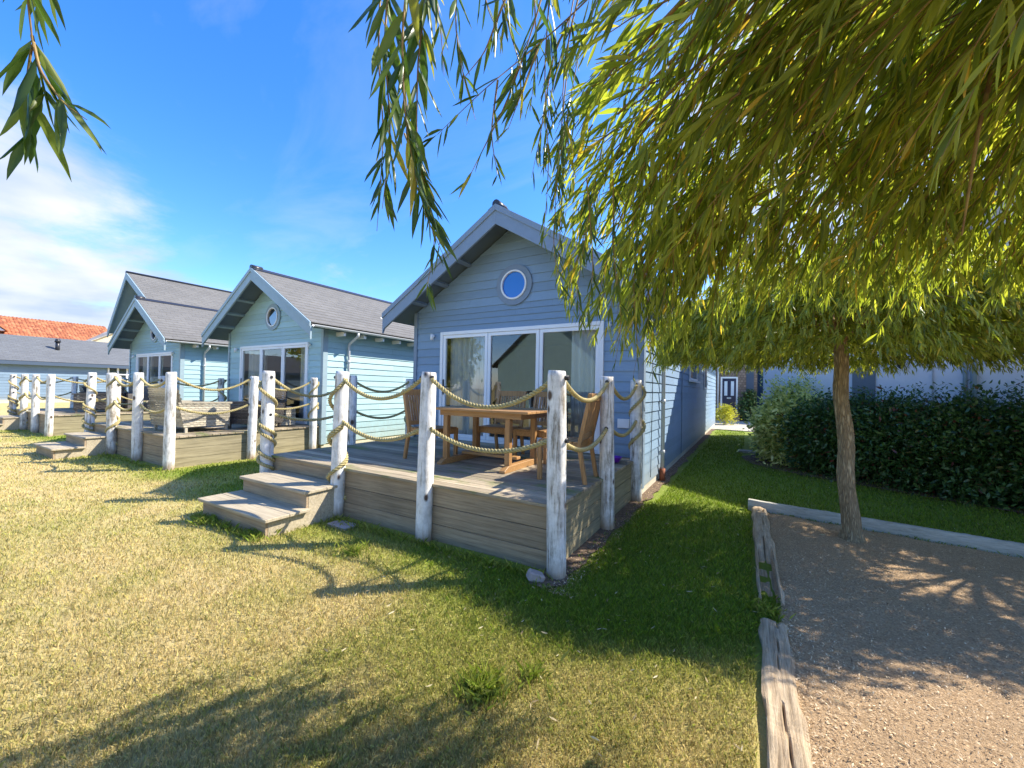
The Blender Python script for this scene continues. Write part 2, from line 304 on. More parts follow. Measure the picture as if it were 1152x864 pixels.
tr = N(nt, 'ShaderNodeBsdfTranslucent'); tr.inputs[0].default_value = (.75, .78, .75, 1); mxs = N(nt, 'ShaderNodeMixShader'); mxs.inputs[0].default_value = .12
out = nt.nodes['Material Output']; nt.links.new(b.outputs[0], mxs.inputs[1]); nt.links.new(tr.outputs[0], mxs.inputs[2]); nt.links.new(mxs.outputs[0], out.inputs[0])
m_paint('room', (0.34, 0.35, 0.37), 0.9, 0.1, (1, 1, 1))
m_wood('wicker_light', (0.28, 0.24, 0.17), (0.50, 0.45, 0.35), 0, 6, 0.7, 0.35)
m_wood('wicker_dark', (0.035, 0.032, 0.03), (0.12, 0.105, 0.095), 0, 6, 0.6, 0.4)
m_paint('cushion', (0.45, 0.42, 0.36), 0.95, 0.08, (3, 3, 3))
m_paint('stone_pink', (0.38, 0.31, 0.28), 0.9, 0.2, (4, 4, 4))

def m_glass(name, tint=(0.96, 0.98, 0.98), ior=2.0):
    m = bpy.data.materials.new(name); m.use_nodes = True; nt = m.node_tree; nt.nodes.clear(); MATS[name] = m
    o = N(nt, 'ShaderNodeOutputMaterial'); mx_ = N(nt, 'ShaderNodeMixShader'); fr = N(nt, 'ShaderNodeFresnel'); fr.inputs[0].default_value = ior
    g = N(nt, 'ShaderNodeBsdfGlossy'); g.inputs['Roughness'].default_value = 0.0; t = N(nt, 'ShaderNodeBsdfTransparent'); t.inputs[0].default_value = (*tint, 1)
    ns = N(nt, 'ShaderNodeTexNoise'); ns.inputs['Scale'].default_value = 1.1; bp = N(nt, 'ShaderNodeBump'); bp.inputs['Strength'].default_value = 0.02; bp.inputs['Distance'].default_value = 0.05
    tcx = N(nt, 'ShaderNodeTexCoord'); nt.links.new(tcx.outputs['Object'], ns.inputs[0]); nt.links.new(ns.outputs[0], bp.inputs['Height']); nt.links.new(bp.outputs[0], g.inputs['Normal'])
    nt.links.new(fr.outputs[0], mx_.inputs[0]); nt.links.new(t.outputs[0], mx_.inputs[1]); nt.links.new(g.outputs[0], mx_.inputs[2]); nt.links.new(mx_.outputs[0], o.inputs[0])
m_glass('glass')
m, nt, b = newmat('mirror_glass')
b.inputs['Base Color'].default_value = (0.01, 0.012, 0.015, 1); b.inputs['Roughness'].default_value = 0.02; b.inputs['IOR'].default_value = 2.4

m, nt, b = newmat('sky_reflection_pane')
b.inputs['Base Color'].default_value = (0.01, 0.13, 0.50, 1); b.inputs['Roughness'].default_value = 0.03; b.inputs['IOR'].default_value = 1.8  # blue of the reflected sky painted into the round pane's base colour

# ------------------------------------------------------------------ mesh helpers
C = scene.collection
class MB:
    def __init__(s): s.v = []; s.f = []; s.sm = []
    def add(s, vs, fs, smooth=False):
        o = len(s.v); s.v += [tuple(v) for v in vs]; s.f += [tuple(i + o for i in f) for f in fs]; s.sm += [smooth] * len(fs); return s
    def box(s, a, b):
        x0, y0, z0 = a; x1, y1, z1 = b
        if x0 > x1: x0, x1 = x1, x0
        if y0 > y1: y0, y1 = y1, y0
        if z0 > z1: z0, z1 = z1, z0
        return s.add([(x0, y0, z0), (x1, y0, z0), (x1, y1, z0), (x0, y1, z0), (x0, y0, z1), (x1, y0, z1), (x1, y1, z1), (x0, y1, z1)],
                     [(0, 3, 2, 1), (4, 5, 6, 7), (0, 1, 5, 4), (1, 2, 6, 5), (2, 3, 7, 6), (3, 0, 4, 7)])
    def obox(s, c, ax, ay, az):   # oriented box: centre and three half axes
        c = Vector(c); ax = Vector(ax); ay = Vector(ay); az = Vector(az)
        vs = [c + i * ax + j * ay + k * az for k in (-1, 1) for j, i in ((-1, -1), (-1, 1), (1, 1), (1, -1))]
        return s.add(vs, [(0, 3, 2, 1), (4, 5, 6, 7), (0, 1, 5, 4), (1, 2, 6, 5), (2, 3, 7, 6), (3, 0, 4, 7)])
    def beam(s, p, q, w, t, upv=(0, 0, 1)):
        p = Vector(p); q = Vector(q); d = (q - p); L = d.length; d.normalize(); u = Vector(upv)
        side = d.cross(u)
        if side.length < 1e-3: side = d.cross(Vector((1, 0, 0)))
        side.normalize(); u = side.cross(d)
        return s.obox((p + q) / 2, d * L / 2, side * w / 2, u * t / 2)
    def prism(s, poly, axis, a, b):   # polygon in the two other axes, extruded along axis
        n = len(poly)
        def P(u, v, w): return {0: (w, u, v), 1: (u, w, v), 2: (u, v, w)}[axis]
        vs = [P(u, v, a) for u, v in poly] + [P(u, v, b) for u, v in poly]
        return s.add(vs, [tuple(range(n - 1, -1, -1)), tuple(range(n, 2 * n))] + [(i, (i + 1) % n, n + (i + 1) % n, n + i) for i in range(n)])
    def tube(s, pts, r, n=8, caps=True, smooth=True):
        pts = [Vector(p) for p in pts]; rs = r if hasattr(r, '__len__') else [r] * len(pts)
        vs = []; prev = None
        for i, p in enumerate(pts):
            t = (pts[min(i + 1, len(pts) - 1)] - pts[max(i - 1, 0)]).normalized()
            if prev is None:
                a = t.orthogonal().normalized()
            else:
                a = (prev - t * prev.dot(t)); a = a.normalized() if a.length > 1e-6 else t.orthogonal().normalized()
            prev = a; b_ = t.cross(a)
            for k in range(n):
                w = 2 * math.pi * k / n; vs.append(p + (a * math.cos(w) + b_ * math.sin(w)) * rs[i])
        fs = [(i * n + k, i * n + (k + 1) % n, (i + 1) * n + (k + 1) % n, (i + 1) * n + k) for i in range(len(pts) - 1) for k in range(n)]
        s.add(vs, fs, smooth)
        if caps:
            o = len(s.v) - len(vs); s.f += [tuple(o + k for k in range(n - 1, -1, -1)), tuple(o + (len(pts) - 1) * n + k for k in range(n))]; s.sm += [False, False]
        return s
    def build(s, name, mat, parent=None, bevel=0.0, loc=None):
        me = bpy.data.meshes.new(name); me.from_pydata(s.v, [], s.f); me.update()
        me.polygons.foreach_set('use_smooth', s.sm)
        me.materials.append(MATS[mat] if isinstance(mat, str) else mat)
        o = bpy.data.objects.new(name, me); C.objects.link(o)
        if parent: o.parent = parent
        if loc is not None: o.location = loc
        if bevel:
            bm_ = o.modifiers.new('bevel', 'BEVEL'); bm_.width = bevel; bm_.segments = 1; bm_.limit_method = 'ANGLE'
        return o
def tag(o, label, cat, group=None, kind=None):
    if kind: o['kind'] = kind
    if label: o['label'] = label
    if cat: o['category'] = cat
    if group: o['group'] = group
    return o
def thing(name, label, cat, loc=(0, 0, 0), rz=0.0, group=None):
    o = bpy.data.objects.new(name, None); o.empty_display_size = .2; C.objects.link(o); o.location = loc; o.rotation_euler = (0, 0, rz)
    return tag(o, label, cat, group)
def copy_tree(root, label, loc, rz):
    r = root.copy(); C.objects.link(r); r.location = loc; r.rotation_euler = (0, 0, rz); r['label'] = label
    for ch in list(root.children):
        c = ch.copy(); C.objects.link(c); c.parent = r
        for g in list(ch.children):
            d = g.copy(); C.objects.link(d); d.parent = c
    return r
def np_mesh(name, V, F, mat, parent=None, smooth=False, col=None):
    V = np.asarray(V, dtype=np.float32); me = bpy.data.meshes.new(name)
    if isinstance(F, list): sizes = [f.shape[1] for f in F for _ in range(len(f))]; loops = np.concatenate([f.ravel() for f in F])
    else: sizes = [F.shape[1]] * len(F); loops = F.ravel()
    sizes = np.array(sizes, dtype=np.int32); starts = np.concatenate([[0], np.cumsum(sizes)[:-1]]).astype(np.int32)
    me.vertices.add(len(V)); me.vertices.foreach_set('co', V.ravel())
    me.loops.add(len(loops)); me.loops.foreach_set('vertex_index', loops.astype(np.int32))
    me.polygons.add(len(sizes)); me.polygons.foreach_set('loop_start', starts)
    me.update(calc_edges=True)
    if smooth: me.polygons.foreach_set('use_smooth', np.ones(len(sizes), dtype=bool))
    if col is not None:
        a = me.color_attributes.new('turf', 'FLOAT_COLOR', 'POINT'); cc = np.ones((len(V), 4), dtype=np.float32); cc[:, :3] = col; a.data.foreach_set('color', cc.ravel())
    me.materials.append(MATS[mat]); me.validate()
    o = bpy.data.objects.new(name, me); C.objects.link(o)
    if parent: o.parent = parent
    return o

# ------------------------------------------------------------------ turf colour
TB = rng.random((256, 256))
def vn(x, y, s):
    x = x / s; y = y / s; xi = np.floor(x).astype(int); yi = np.floor(y).astype(int); fx = x - xi; fy = y - yi
    fx = fx * fx * (3 - 2 * fx); fy = fy * fy * (3 - 2 * fy); T = lambda a, b: TB[a % 256, b % 256]
    return (T(xi, yi) * (1 - fx) + T(xi + 1, yi) * fx) * (1 - fy) + (T(xi, yi + 1) * (1 - fx) + T(xi + 1, yi + 1) * fx) * fy
def fbm(x, y, s): return (vn(x, y, s) + .5 * vn(x + 31, y + 7, s / 2.1) + .25 * vn(x + 9, y + 77, s / 4.3) + .125 * vn(x + 90, y, s / 9)) / 1.875
DECKX = [-3.65, -11.37, -19.35]
def green(x, y):
    g = 0.10 + 0.0 * x
    sm = lambda a, b, v: np.clip((v - a) / (b - a), 0, 1) ** 2 * (3 - 2 * np.clip((v - a) / (b - a), 0, 1))
    g = g + 0.58 * sm(-2.9, -0.7, x + .35 * y - .9) * sm(1.7, 3.2, y)
    g = g + 0.5 * sm(4.0, 6.0, y) * sm(-2.0, -1.0, x)
    for cx in DECKX:
        dx = np.maximum(np.abs(x - cx) - 2.6, 0); d = np.sqrt(dx ** 2 + np.maximum(3.2 - y, 0) ** 2); g = g + 0.55 * (1 - sm(0.0, 1.15, d))
        dl = np.abs(x - (cx + 3.9)) ; g = g + 0.5 * (1 - sm(.9, 1.7, dl)) * sm(2.4, 3.3, y)
    g = g + 0.22 * np.exp(-((x + 1.6) ** 2 + (y - 1.9) ** 2) / .8) + 0.0
    n = fbm(x, y, 1.3); n2 = fbm(x + 50, y + 20, .28)
    g = g + (n - .5) * 0.6 + (n2 - .5) * 0.45
    return np.clip(g, 0, 1)
STRAW = np.array((0.72, 0.56, 0.24)); MID = np.array((0.44, 0.43, 0.09)); GRN = np.array((0.21, 0.31, 0.012))
def turf_col(g):
    g = g[:, None]; a = np.clip(g / .5, 0, 1); b_ = np.clip((g - .5) / .5, 0, 1)
    return (STRAW * (1 - a) + MID * a) * (1 - b_) + GRN * b_

# ground sheet, dense near the camera and stretched out to the horizon
n = 420; t = np.linspace(-1, 1, n)
gx = np.sinh(t * 6.0) / np.sinh(6.0) * 900 - 2; gy = np.sinh(t * 6.0) / np.sinh(6.0) * 900 + 3
X, Y = np.meshgrid(gx, gy, indexing='ij'); x = X.ravel(); y = Y.ravel()
z = (fbm(x, y, .7) - .5) * .02 * (np.hypot(x, y) < 40) - 0.012
idx = np.arange(n * n).reshape(n, n); Fq = np.stack([idx[:-1, :-1], idx[1:, :-1], idx[1:, 1:], idx[:-1, 1:]], -1).reshape(-1, 4)
gcol = turf_col(np.clip(green(x, y) * .9, 0, 1)) * 0.8
ground = np_mesh('ground', np.stack([x, y, z], 1), Fq, 'turf', smooth=True, col=gcol); tag(ground, 'dry patchy lawn in front of the huts', 'ground', kind='structure')

# gravel bed / bark pit
def in_gravel(x, y): return (x > 0.20) & (y < 6.33 - 0.155 * (x - .16)) & (y > -1)
gp = [(0.2, -1.5), (9, -1.5), (9, 4.9), (0.2, 6.34)]
nn = 60
gv = []; 
for i in range(nn):
    for j in range(nn):
        a = i / (nn - 1); b_ = j / (nn - 1); xx = .2 + 8.8 * a ** 1.4; yy = -1.5 + (7.84 - 1.44 * (xx - .2) / 8.8) * b_
        gv.append((xx, yy, 0.012 + (random.random() - .5) * .016))
gi = np.arange(nn * nn).reshape(nn, nn); gf = np.stack([gi[:-1, :-1], gi[1:, :-1], gi[1:, 1:], gi[:-1, 1:]], -1).reshape(-1, 4)
o = np_mesh('gravel_bed', gv, gf, 'gravel', smooth=True); tag(o, 'brown bark and gravel bed under the willows', 'gravel', kind='structure')
# soil strips: beneath the shrubs and along the near hut
def strip(name, pts, z, mat, label, cat):
    mb = MB(); mb.add([(p[0], p[1], z) for p in pts], [tuple(range(len(pts)))]); o = mb.build(name, mat); return tag(o, label, cat, kind='structure')
strip('soil_bed', [(-.15, 11.6), (.1, 10.5), (.9, 9.7), (3.3, 8.3), (6, 6.3), (9, 7), (4, 10.2), (.3, 12.4)], 0.014, 'soil', 'leaf littered soil under the shrubs', 'soil')
sp1 = [(-1.5, 22.0)] + [(-1.5, 3.0)]; sp2 = []
for i in range(120):
    yy = 2.9 + 19.1 * i / 119; base_ = -1.27 if yy < 6.1 else -1.21
    sp2.append((base_ + .09 * (float(vn(np.array([yy]), np.array([1.]), .25)[0]) - .5) + .13 * (float(vn(np.array([yy]), np.array([5.]), .9)[0]) - .5) - (.12 if i == 0 else 0), yy))
mb = MB()
for (xa, ya), (xb, yb) in zip(sp2[:-1], sp2[1:]): mb.add([(-1.52, ya, .012), (xa, ya, .012), (xb, yb, .012), (-1.52, yb, .012)], [(0, 1, 2, 3)])
tag(mb.build('soil_edge', 'soil'), 'bare soil along the deck side and hut wall', 'soil', kind='structure')
strip('paving', [(-1.5, 19.6), (3.5, 19.2), (3.5, 27.5), (-6, 27.5), (-6, 22.2), (-1.5, 22.2)], 0.02, 'paving', 'sunlit paved patio by the far door', 'paving')

# ------------------------------------------------------------------ scatter: grass blades
DECKS = [(-5.9, -1.36, 3.1, 6.4), (-13.6, -9.08, 3.1, 6.4), (-21.6, -17.0, 3.1, 6.4)]
def blades(name, x, y, h, w, g, lean=0.7):
    k = len(x); a = rng.random(k) * 2 * np.pi; la = rng.random(k) * 2 * np.pi; ll = h * lean * rng.random(k)
    V = np.zeros((k, 4, 3)); V[:, 0] = np.stack([x - np.cos(a) * w, y - np.sin(a) * w, np.full(k, -.01)], 1); V[:, 1] = np.stack([x + np.cos(a) * w, y + np.sin(a) * w, np.full(k, -.01)], 1)
    mxp = np.stack([x + np.cos(la) * ll * .35, y + np.sin(la) * ll * .35, h * .6], 1); V[:, 2] = mxp + np.stack([np.cos(a) * w * .8, np.sin(a) * w * .8, 0 * w], 1)
    V[:, 3] = np.stack([x + np.cos(la) * ll, y + np.sin(la) * ll, h], 1)
    base = np.arange(k)[:, None] * 4
    F1 = base + np.array([[0, 1, 2]]); F2 = base + np.array([[0, 2, 3]])
    col = turf_col(g) * (0.55 + .85 * rng.random((k, 1))); col = np.repeat(col, 4, 0)
    return np_mesh(name, V.reshape(-1, 3), np.concatenate([F1, F2]), 'blade', col=col)
K = 580000
d = 1.1 * (21 / 1.1) ** (rng.random(K) ** 1.0); az = -yaw + (rng.random(K) - .5) * math.radians(134)
x = d * np.sin(az); y = d * np.cos(az)
keep = ~((x > 0.22) & (y < 6.33 - 0.155 * (x - .16)))
for x0, x1, y0, y1 in DECKS: keep &= ~((x > x0) & (x < x1) & (y > y0) & (y < y1))
keep &= ~((x > -5.65) & (x < -4.25) & (y > 2.3) & (y < 3.2))
keep &= ~((x > -6.1) & (x < -1.12) & (y > 6.1)) & ~((x > -13.8) & (x < -9.1) & (y > 6.1))
keep &= ~((x > .05) & (x < .25) & (y < 6.4) & ((y < 3.15) | (y > 3.75)))
keep &= ~((y + .62 * x > 10.9) & (x > -.1))
keep &= ~((x < -1.24) & (x > -1.5) & (y > 2.95) & (rng.random(K) < .88))
x, y, d = x[keep], y[keep], d[keep]; g = np.clip(green(x, y) + rng.normal(0, .17, len(x)), 0, 1)
k = len(x)
h = (0.010 + .020 * rng.random(k)) * (0.75 + .7 * g); w = (0.0006 + .0009 * rng.random(k)) * np.clip(d / 1.8, 1, 8)
o = blades('grass', x, y, h, w, g, 1.1); tag(o, 'short dry and green grass of the lawn', 'grass', kind='stuff')
# greener tufts
tx = []; ty = []
for cx, cy, r_, m_ in [(-1.18, 1.75, .11, 600), (-3.2, 2.55, .18, 220), (-1.0, 1.98, .12, 110), (.13, 3.45, .10, 160), (-4.4, 2.35, .14, 500), (-5.3, 2.2, .15, 300)]:
    a = rng.random(m_) * 6.283; r2 = np.abs(rng.normal(0, r_ * .6, m_)); tx.append(cx + r2 * np.cos(a)); ty.append(cy + r2 * np.sin(a))
for k_ in range(1400):   # longer grass against the deck and timber edges
    s_ = random.random()
    if s_ < .45: tx.append([-4.2 + 2.8 * random.random()]); ty.append([3.08 - abs(random.gauss(0, .06))])
    elif s_ < .7: tx.append([-13 + 4 * random.random()]); ty.append([3.05 - abs(random.gauss(0, .06))])
    else: tx.append([-5.6 + 1.4 * random.random()]); ty.append([2.24 - abs(random.gauss(0, .05))])
x = np.concatenate(tx); y = np.concatenate(ty); k = len(x)
o = blades('grass_tufts', x, y, .03 + .055 * rng.random(k), np.full(k, .0018), np.clip(.82 + rng.normal(0, .12, k), 0, 1), 1.2); tag(o, 'longer green tufts in the lawn and along the deck edges', 'grass', kind='stuff')

# bark chips on the gravel bed
K = 130000
x = .24 + 3.0 * rng.random(K) ** 1.3; y = 1.2 + 5.0 * rng.random(K) ** 1.25; kp = in_gravel(x, y); x, y = x[kp], y[kp]
ex_ = rng.normal(-1.27, .07, 7000); ey_ = 2.85 + 9 * rng.random(7000) ** 1.4; kp = (ex_ > -1.42) & (ey_ > 2.8); ex_, ey_ = ex_[kp], ey_[kp]
t_ = rng.random(9000); hx_ = -.05 + 4.6 * t_; hy_ = 11.2 - .62 * hx_ * 1.02 + rng.uniform(-1.2, .2, 9000)
x = np.concatenate([x, ex_, hx_]); y = np.concatenate([y, ey_, hy_]); k = len(x)
L = .0027 + .009 * rng.random(k) ** 3.8; W = L * (.12 + .3 * rng.random(k)); a = rng.random(k) * 6.283; tl = rng.normal(0, .35, k)
ux = np.stack([np.cos(a), np.sin(a), np.sin(tl)], 1) * L[:, None]; uy = np.stack([-np.sin(a), np.cos(a), rng.normal(0, .2, k)], 1) * W[:, None]
c0 = np.stack([x, y, .02 + .004 * rng.random(k)], 1); uz = np.array([0, 0, 1.])[None] * (W * .5)[:, None]
V = np.stack([c0 - ux, c0 - uy + uz, c0 + ux, c0 + uy + uz, c0 + uz * 2], 1).reshape(-1, 3); base = np.arange(k)[:, None] * 5
F_ = np.concatenate([base + np.array([[0, 1, 4]]), base + np.array([[1, 2, 4]]), base + np.array([[2, 3, 4]]), base + np.array([[3, 0, 4]])])
o = np_mesh('bark_chips', V, F_, 'chip'); tag(o, 'loose bark chips and grit on the bed', 'bark chips', kind='stuff')

# ------------------------------------------------------------------ leaves
def leaf_mesh(P, D, S, L, W, curv, detail):
    """P base, D direction, S side vector, L length, W half width, curv bend."""
    Nn = np.cross(D, S); Nn /= np.linalg.norm(Nn, axis=1)[:, None] + 1e-9
    if detail:
        T = [(0, 0, 0), (.25, -.8, 1), (.25, 0, 0), (.25, .8, 1), (.55, -1, 1), (.55, 0, 0), (.55, 1, 1), (.82, -.5, 1), (.82, 0, 0), (.82, .5, 1), (1, 0, 0)]
        F = [(0, 1, 2), (0, 2, 3), (1, 4, 5), (1, 5, 2), (2, 5, 6), (2, 6, 3), (4, 7, 8), (4, 8, 5), (5, 8, 9), (5, 9, 6), (7, 10, 8), (8, 10, 9)]
    else:
        T = [(0, 0, 0), (.33, -1, 1), (.33, 1, 1), (.7, -.75, 1), (.7, .75, 1), (1, 0, 0)]
        F = [(0, 1, 2), (1, 3, 2), (2, 3, 4), (3, 5, 4)]
    k = len(P); V = np.zeros((k, len(T), 3))
    for i, (s, w, fo) in enumerate(T):
        V[:, i] = P + D * (L * s)[:, None] + S * (W * w)[:, None] + Nn * (W * fo * .45 * (1 if w else 0))[:, None] + np.array([0, 0, -1.]) * (curv * L * s * s)[:, None]
    base = np.arange(k)[:, None] * len(T); FF = np.concatenate([base + np.array([f]) for f in F]); return V.reshape(-1, 3), FF
def unit(v): return v / (np.linalg.norm(v, axis=-1, keepdims=True) + 1e-9)
def grow_strand(p, d0, L, grav, step=.04, wob=.05):
    pts = [np.array(p, float)]; d_ = unit(np.array(d0, float)); n_ = max(2, int(L / step))
    for i in range(n_):
        d_ = unit(d_ + np.array([random.gauss(0, wob), random.gauss(0, wob), -grav * step + random.gauss(0, wob * .6)])); pts.append(pts[-1] + d_ * step)
    return pts
def to_px(P):
    v = np.atleast_2d(P) - CAM; dd = v @ FW; return np.stack([576 + F_PX * (v @ RT) / dd, 432 - F_PX * (v @ UP) / dd, dd], 1)
def make_foliage(strands, per_m, Lr, Wr, detail, spread=.55, hang=.35):
    Ps, Ds, Ls = [], [], []
    for pts in strands:
        pts = np.array(pts); seg = np.linalg.norm(np.diff(pts, axis=0), axis=1); tot = seg.sum(); n_ = max(1, int(tot * per_m)); cum = np.concatenate([[0], np.cumsum(seg)])
        s_ = np.sort(rng.random(n_)) * tot * .97 + tot * .03; i = np.clip(np.searchsorted(cum, s_) - 1, 0, len(seg) - 1); f_ = ((s_ - cum[i]) / seg[i])[:, None]
        P = pts[i] * (1 - f_) + pts[i + 1] * f_; D = unit(pts[i + 1] - pts[i]); Ps.append(P); Ds.append(D); Ls.append(np.clip(1.25 - .6 * (s_ / tot), .5, 1.2))
    P = np.concatenate(Ps); D = np.concatenate(Ds); sc_ = np.concatenate(Ls); k = len(P)
    rnd = unit(rng.normal(size=(k, 3))); side = unit(np.cross(D, rnd)); D2 = unit(D + side * (spread * (.5 + rng.random(k)))[:, None] + np.array([0, 0, -hang]))
    S = unit(np.cross(D2, unit(rng.normal(size=(k, 3))))); L = (Lr[0] + (Lr[1] - Lr[0]) * rng.random(k)) * sc_; W = L * (Wr[0] + (Wr[1] - Wr[0]) * rng.random(k)) * .5
    return leaf_mesh(P, D2, S, L, W, rng.random(k) * .35, detail)
def twigs(mb, strands, r0, r1=.0006, n=4, every=3):
    for pts in strands:
        q = pts[::every] if len(pts) > every else pts
        if len(q) < 2: q = [pts[0], pts[-1]]
        m_ = len(q); mb.tube(q, [r0 + (r1 - r0) * i / (m_ - 1) for i in range(m_)], n, False)

# near willow (trunk just outside the right edge), umbrella crown above the camera
def clear_sky(q):
    """Pruned gaps in the crown: True where the crown is open towards the huts."""
    X_, Y_, D_ = q.T
    edge = np.where(Y_ < 150, 628 - 22 * np.sin(Y_ / 23.), np.where(Y_ < 330, 615 + 12 * np.sin(Y_ / 14.), 660 + (Y_ - 330) * 1.1))
    low = 372 + 20 * np.sin(X_ / 31.) + 14 * np.sin(X_ / 11.) - np.clip((X_ - 1040) * .30, 0, 60)
    return (D_ > .05) & (X_ > -80) & (((X_ < edge)) | (Y_ > low)) & (Y_ > -100) & (X_ < 1250)
BX, BY = 1.0, .85
near = []
def dome(r): return 2.85 - .10 * r * r
for i in range(640):
    az_ = random.random() * 2 * math.pi
    if i > 140: az_ = R(-78) + random.random() * R(112)          # the side that shows: heading clockwise from +Y
    dr = (math.sin(az_), math.cos(az_)); r_ = .15 + 1.45 * random.random() ** .8
    p = (BX + dr[0] * r_, BY + dr[1] * r_, dome(r_) + random.gauss(0, .10))
    tw = random.gauss(0, .35); dd = (dr[0] * math.cos(tw) - dr[1] * math.sin(tw), dr[0] * math.sin(tw) + dr[1] * math.cos(tw))
    Ls_ = .55 + .75 * random.random()
    st = grow_strand(p, (dd[0], dd[1], -.12 + random.gauss(0, .15)), Ls_, .75, .04, .06)
    arr = np.array(st); q = to_px(arr); bad = clear_sky(q) | (np.linalg.norm(arr - CAM, axis=1) < .8) | (arr[:, 2] < 1.86)
    bad |= (np.hypot(arr[:, 0] - BX, arr[:, 1] - BY) > 2.02 + .2 * math.sin(az_ * 5))
    j = int(np.argmax(bad)) if bad.any() else len(st)
    if q[j - 1, 0] < 690 and q[j - 1, 2] > 0 and random.random() < .35: continue
    if j > 5: near.append(st[:j])
for i in range(330):
    az_ = R(-62) + random.random() * R(100); dr = (math.sin(az_), math.cos(az_)); r_ = 1.45 + .75 * random.random()
    st = grow_strand((BX + dr[0] * r_, BY + dr[1] * r_, 2.5 + random.gauss(0, .12)), (dr[0] * .7 + random.gauss(0, .2), dr[1] * .7 + random.gauss(0, .2), -.5), .5 + .5 * random.random(), 2.2, .04, .06)
    arr = np.array(st); q = to_px(arr); zl = 2.07 if az_ > R(-38) else 1.76
    left = (q[:, 0] < 622 + 14 * np.sin(q[:, 1] / 17.)) & (q[:, 1] > -60) | (q[:, 0] < 700) & (q[:, 1] > 330 + (q[:, 0] - 620) * 1.2)
    bad = left | (arr[:, 2] < zl + .1 * random.random()) | (np.linalg.norm(arr - CAM, axis=1) < 1.0); j = int(np.argmax(bad)) if bad.any() else len(st)
    if q[j - 1, 0] < 700 and random.random() < .62: continue
    if j > 4: near.append(st[:j])
# hand placed drooping twigs at the crown's left fringe
hand = []
def twig_path(pts, n_=14):
    P = [Vector(p) for p in pts]; out = []
    for i in range(len(P) - 1):
        for k_ in range(n_): out.append(np.array(P[i].lerp(P[i + 1], k_ / n_)))
    out.append(np.array(P[-1]))
    a = np.array(out)
    for _ in range(12): a[1:-1] = (a[:-2] + a[1:-1] * 2 + a[2:]) / 4
    return [v for v in a]
def W3(px_, py_, dep): return tuple(CAM + dep * (FW + (px_ - 576) / F_PX * RT + (432 - py_) / F_PX * UP))
hand_near = [
    [W3(36, 40, .70), W3(45, 80, .70), W3(70, 115, .70), W3(98, 135, .71)],
    [W3(36, 50, .70), W3(30, 90, .71), W3(32, 130, .72), W3(34, 165, .73)],
    [W3(462, -60, .78), W3(452, 40, .78), W3(455, 130, .80), W3(470, 215, .84)],
    [W3(440, -60, .86), W3(432, 50, .86), W3(440, 150, .88), W3(430, 235, .9)],
    [W3(490, -60, .95), W3(470, 60, .93), W3(468, 170, .95), W3(495, 275, 1.0)],
    [W3(455, 100, .9), W3(462, 170, .95), W3(478, 240, .98), W3(500, 290, 1.0)],
    [W3(30, -90, .66), W3(30, -10, .68), W3(38, 60, .70), W3(55, 118, .72)],
    [W3(52, -90, .75), W3(48, -30, .75), W3(45, 10, .76)],
]
hand_thin = [
    [W3(655, -60, 1.3), W3(640, 30, 1.3), W3(618, 110, 1.35), W3(612, 190, 1.4)],
    [W3(690, -40, 1.4), W3(655, 40, 1.4), W3(638, 130, 1.4), W3(622, 230, 1.5)],
    [W3(620, -50, .95), W3(606, 10, .95), W3(590, 60, .97), W3(575, 95, 1.0)],
    [W3(585, -40, .9), W3(560, 20, .9), W3(545, 60, .92), W3(520, 90, .95)],
    [W3(640, 120, 1.5), W3(632, 220, 1.5), W3(628, 300, 1.55)],
    [W3(560, 90, 1.05), W3(552, 150, 1.08), W3(560, 200, 1.1)],
    [W3(430, -60, .95), W3(425, 60, .95), W3(432, 150, .98), W3(424, 260, 1.0)],
    [W3(455, 150, 1.1), W3(480, 215, 1.12), W3(490, 270, 1.15), W3(480, 325, 1.15)],
    [W3(640, 20, 1.1), W3(620, 70, 1.12), W3(612, 130, 1.15), W3(598, 200, 1.2)],
    [W3(660, -40, 1.0), W3(640, 40, 1.0), W3(632, 110, 1.05), W3(640, 180, 1.1)],
    [W3(605, 55, 1.0), W3(590, 95, 1.0), W3(570, 150, 1.02)],
    [W3(480, -50, 1.1), W3(495, 20, 1.1), W3(500, 90, 1.15)],
    [W3(690, 200, 1.6), W3(690, 290, 1.6), W3(700, 360, 1.65), W3(692, 410, 1.7)],
    [W3(660, 200, 1.5), W3(668, 300, 1.5), W3(660, 360, 1.55)],
    [W3(735, 280, 2.0), W3(728, 350, 2.0), W3(735, 425, 2.0)],
    [W3(700, -40, 1.15), W3(640, 20, 1.1), W3(600, 55, 1.05), W3(545, 100, 1.0), W3(483, 160, .98)],
    [W3(590, 60, 1.05), W3(568, 120, 1.07), W3(545, 165, 1.08), W3(525, 205, 1.1)],
    [W3(515, -40, 1.2), W3(512, 30, 1.2), W3(522, 90, 1.25), W3(535, 135, 1.3)],
    [W3(560, -30, 1.0), W3(572, 30, 1.0), W3(590, 90, 1.02)],
    [W3(620, -30, 1.3), W3(612, 80, 1.3), W3(618, 190, 1.35), W3(610, 280, 1.4)],
    [W3(640, 60, 1.5), W3(628, 180, 1.5), W3(622, 280, 1.55), W3(632, 330, 1.6)],
    [W3(680, 150, 1.7), W3(660, 260, 1.7), W3(648, 330, 1.7), W3(655, 368, 1.75)],
    [W3(600, -30, 1.15), W3(604, 60, 1.15), W3(596, 130, 1.2)],
    [W3(720, 250, 1.9), W3(712, 320, 1.9), W3(718, 395, 1.9), W3(712, 425, 1.9)],
    [W3(700, 240, 1.8), W3(680, 300, 1.8), W3(672, 350, 1.8)],
    [W3(760, 280, 1.9), W3(745, 340, 1.9), W3(738, 385, 1.9)],
    [W3(540, -50, 1.05), W3(548, 10, 1.05), W3(565, 45, 1.05)],
]
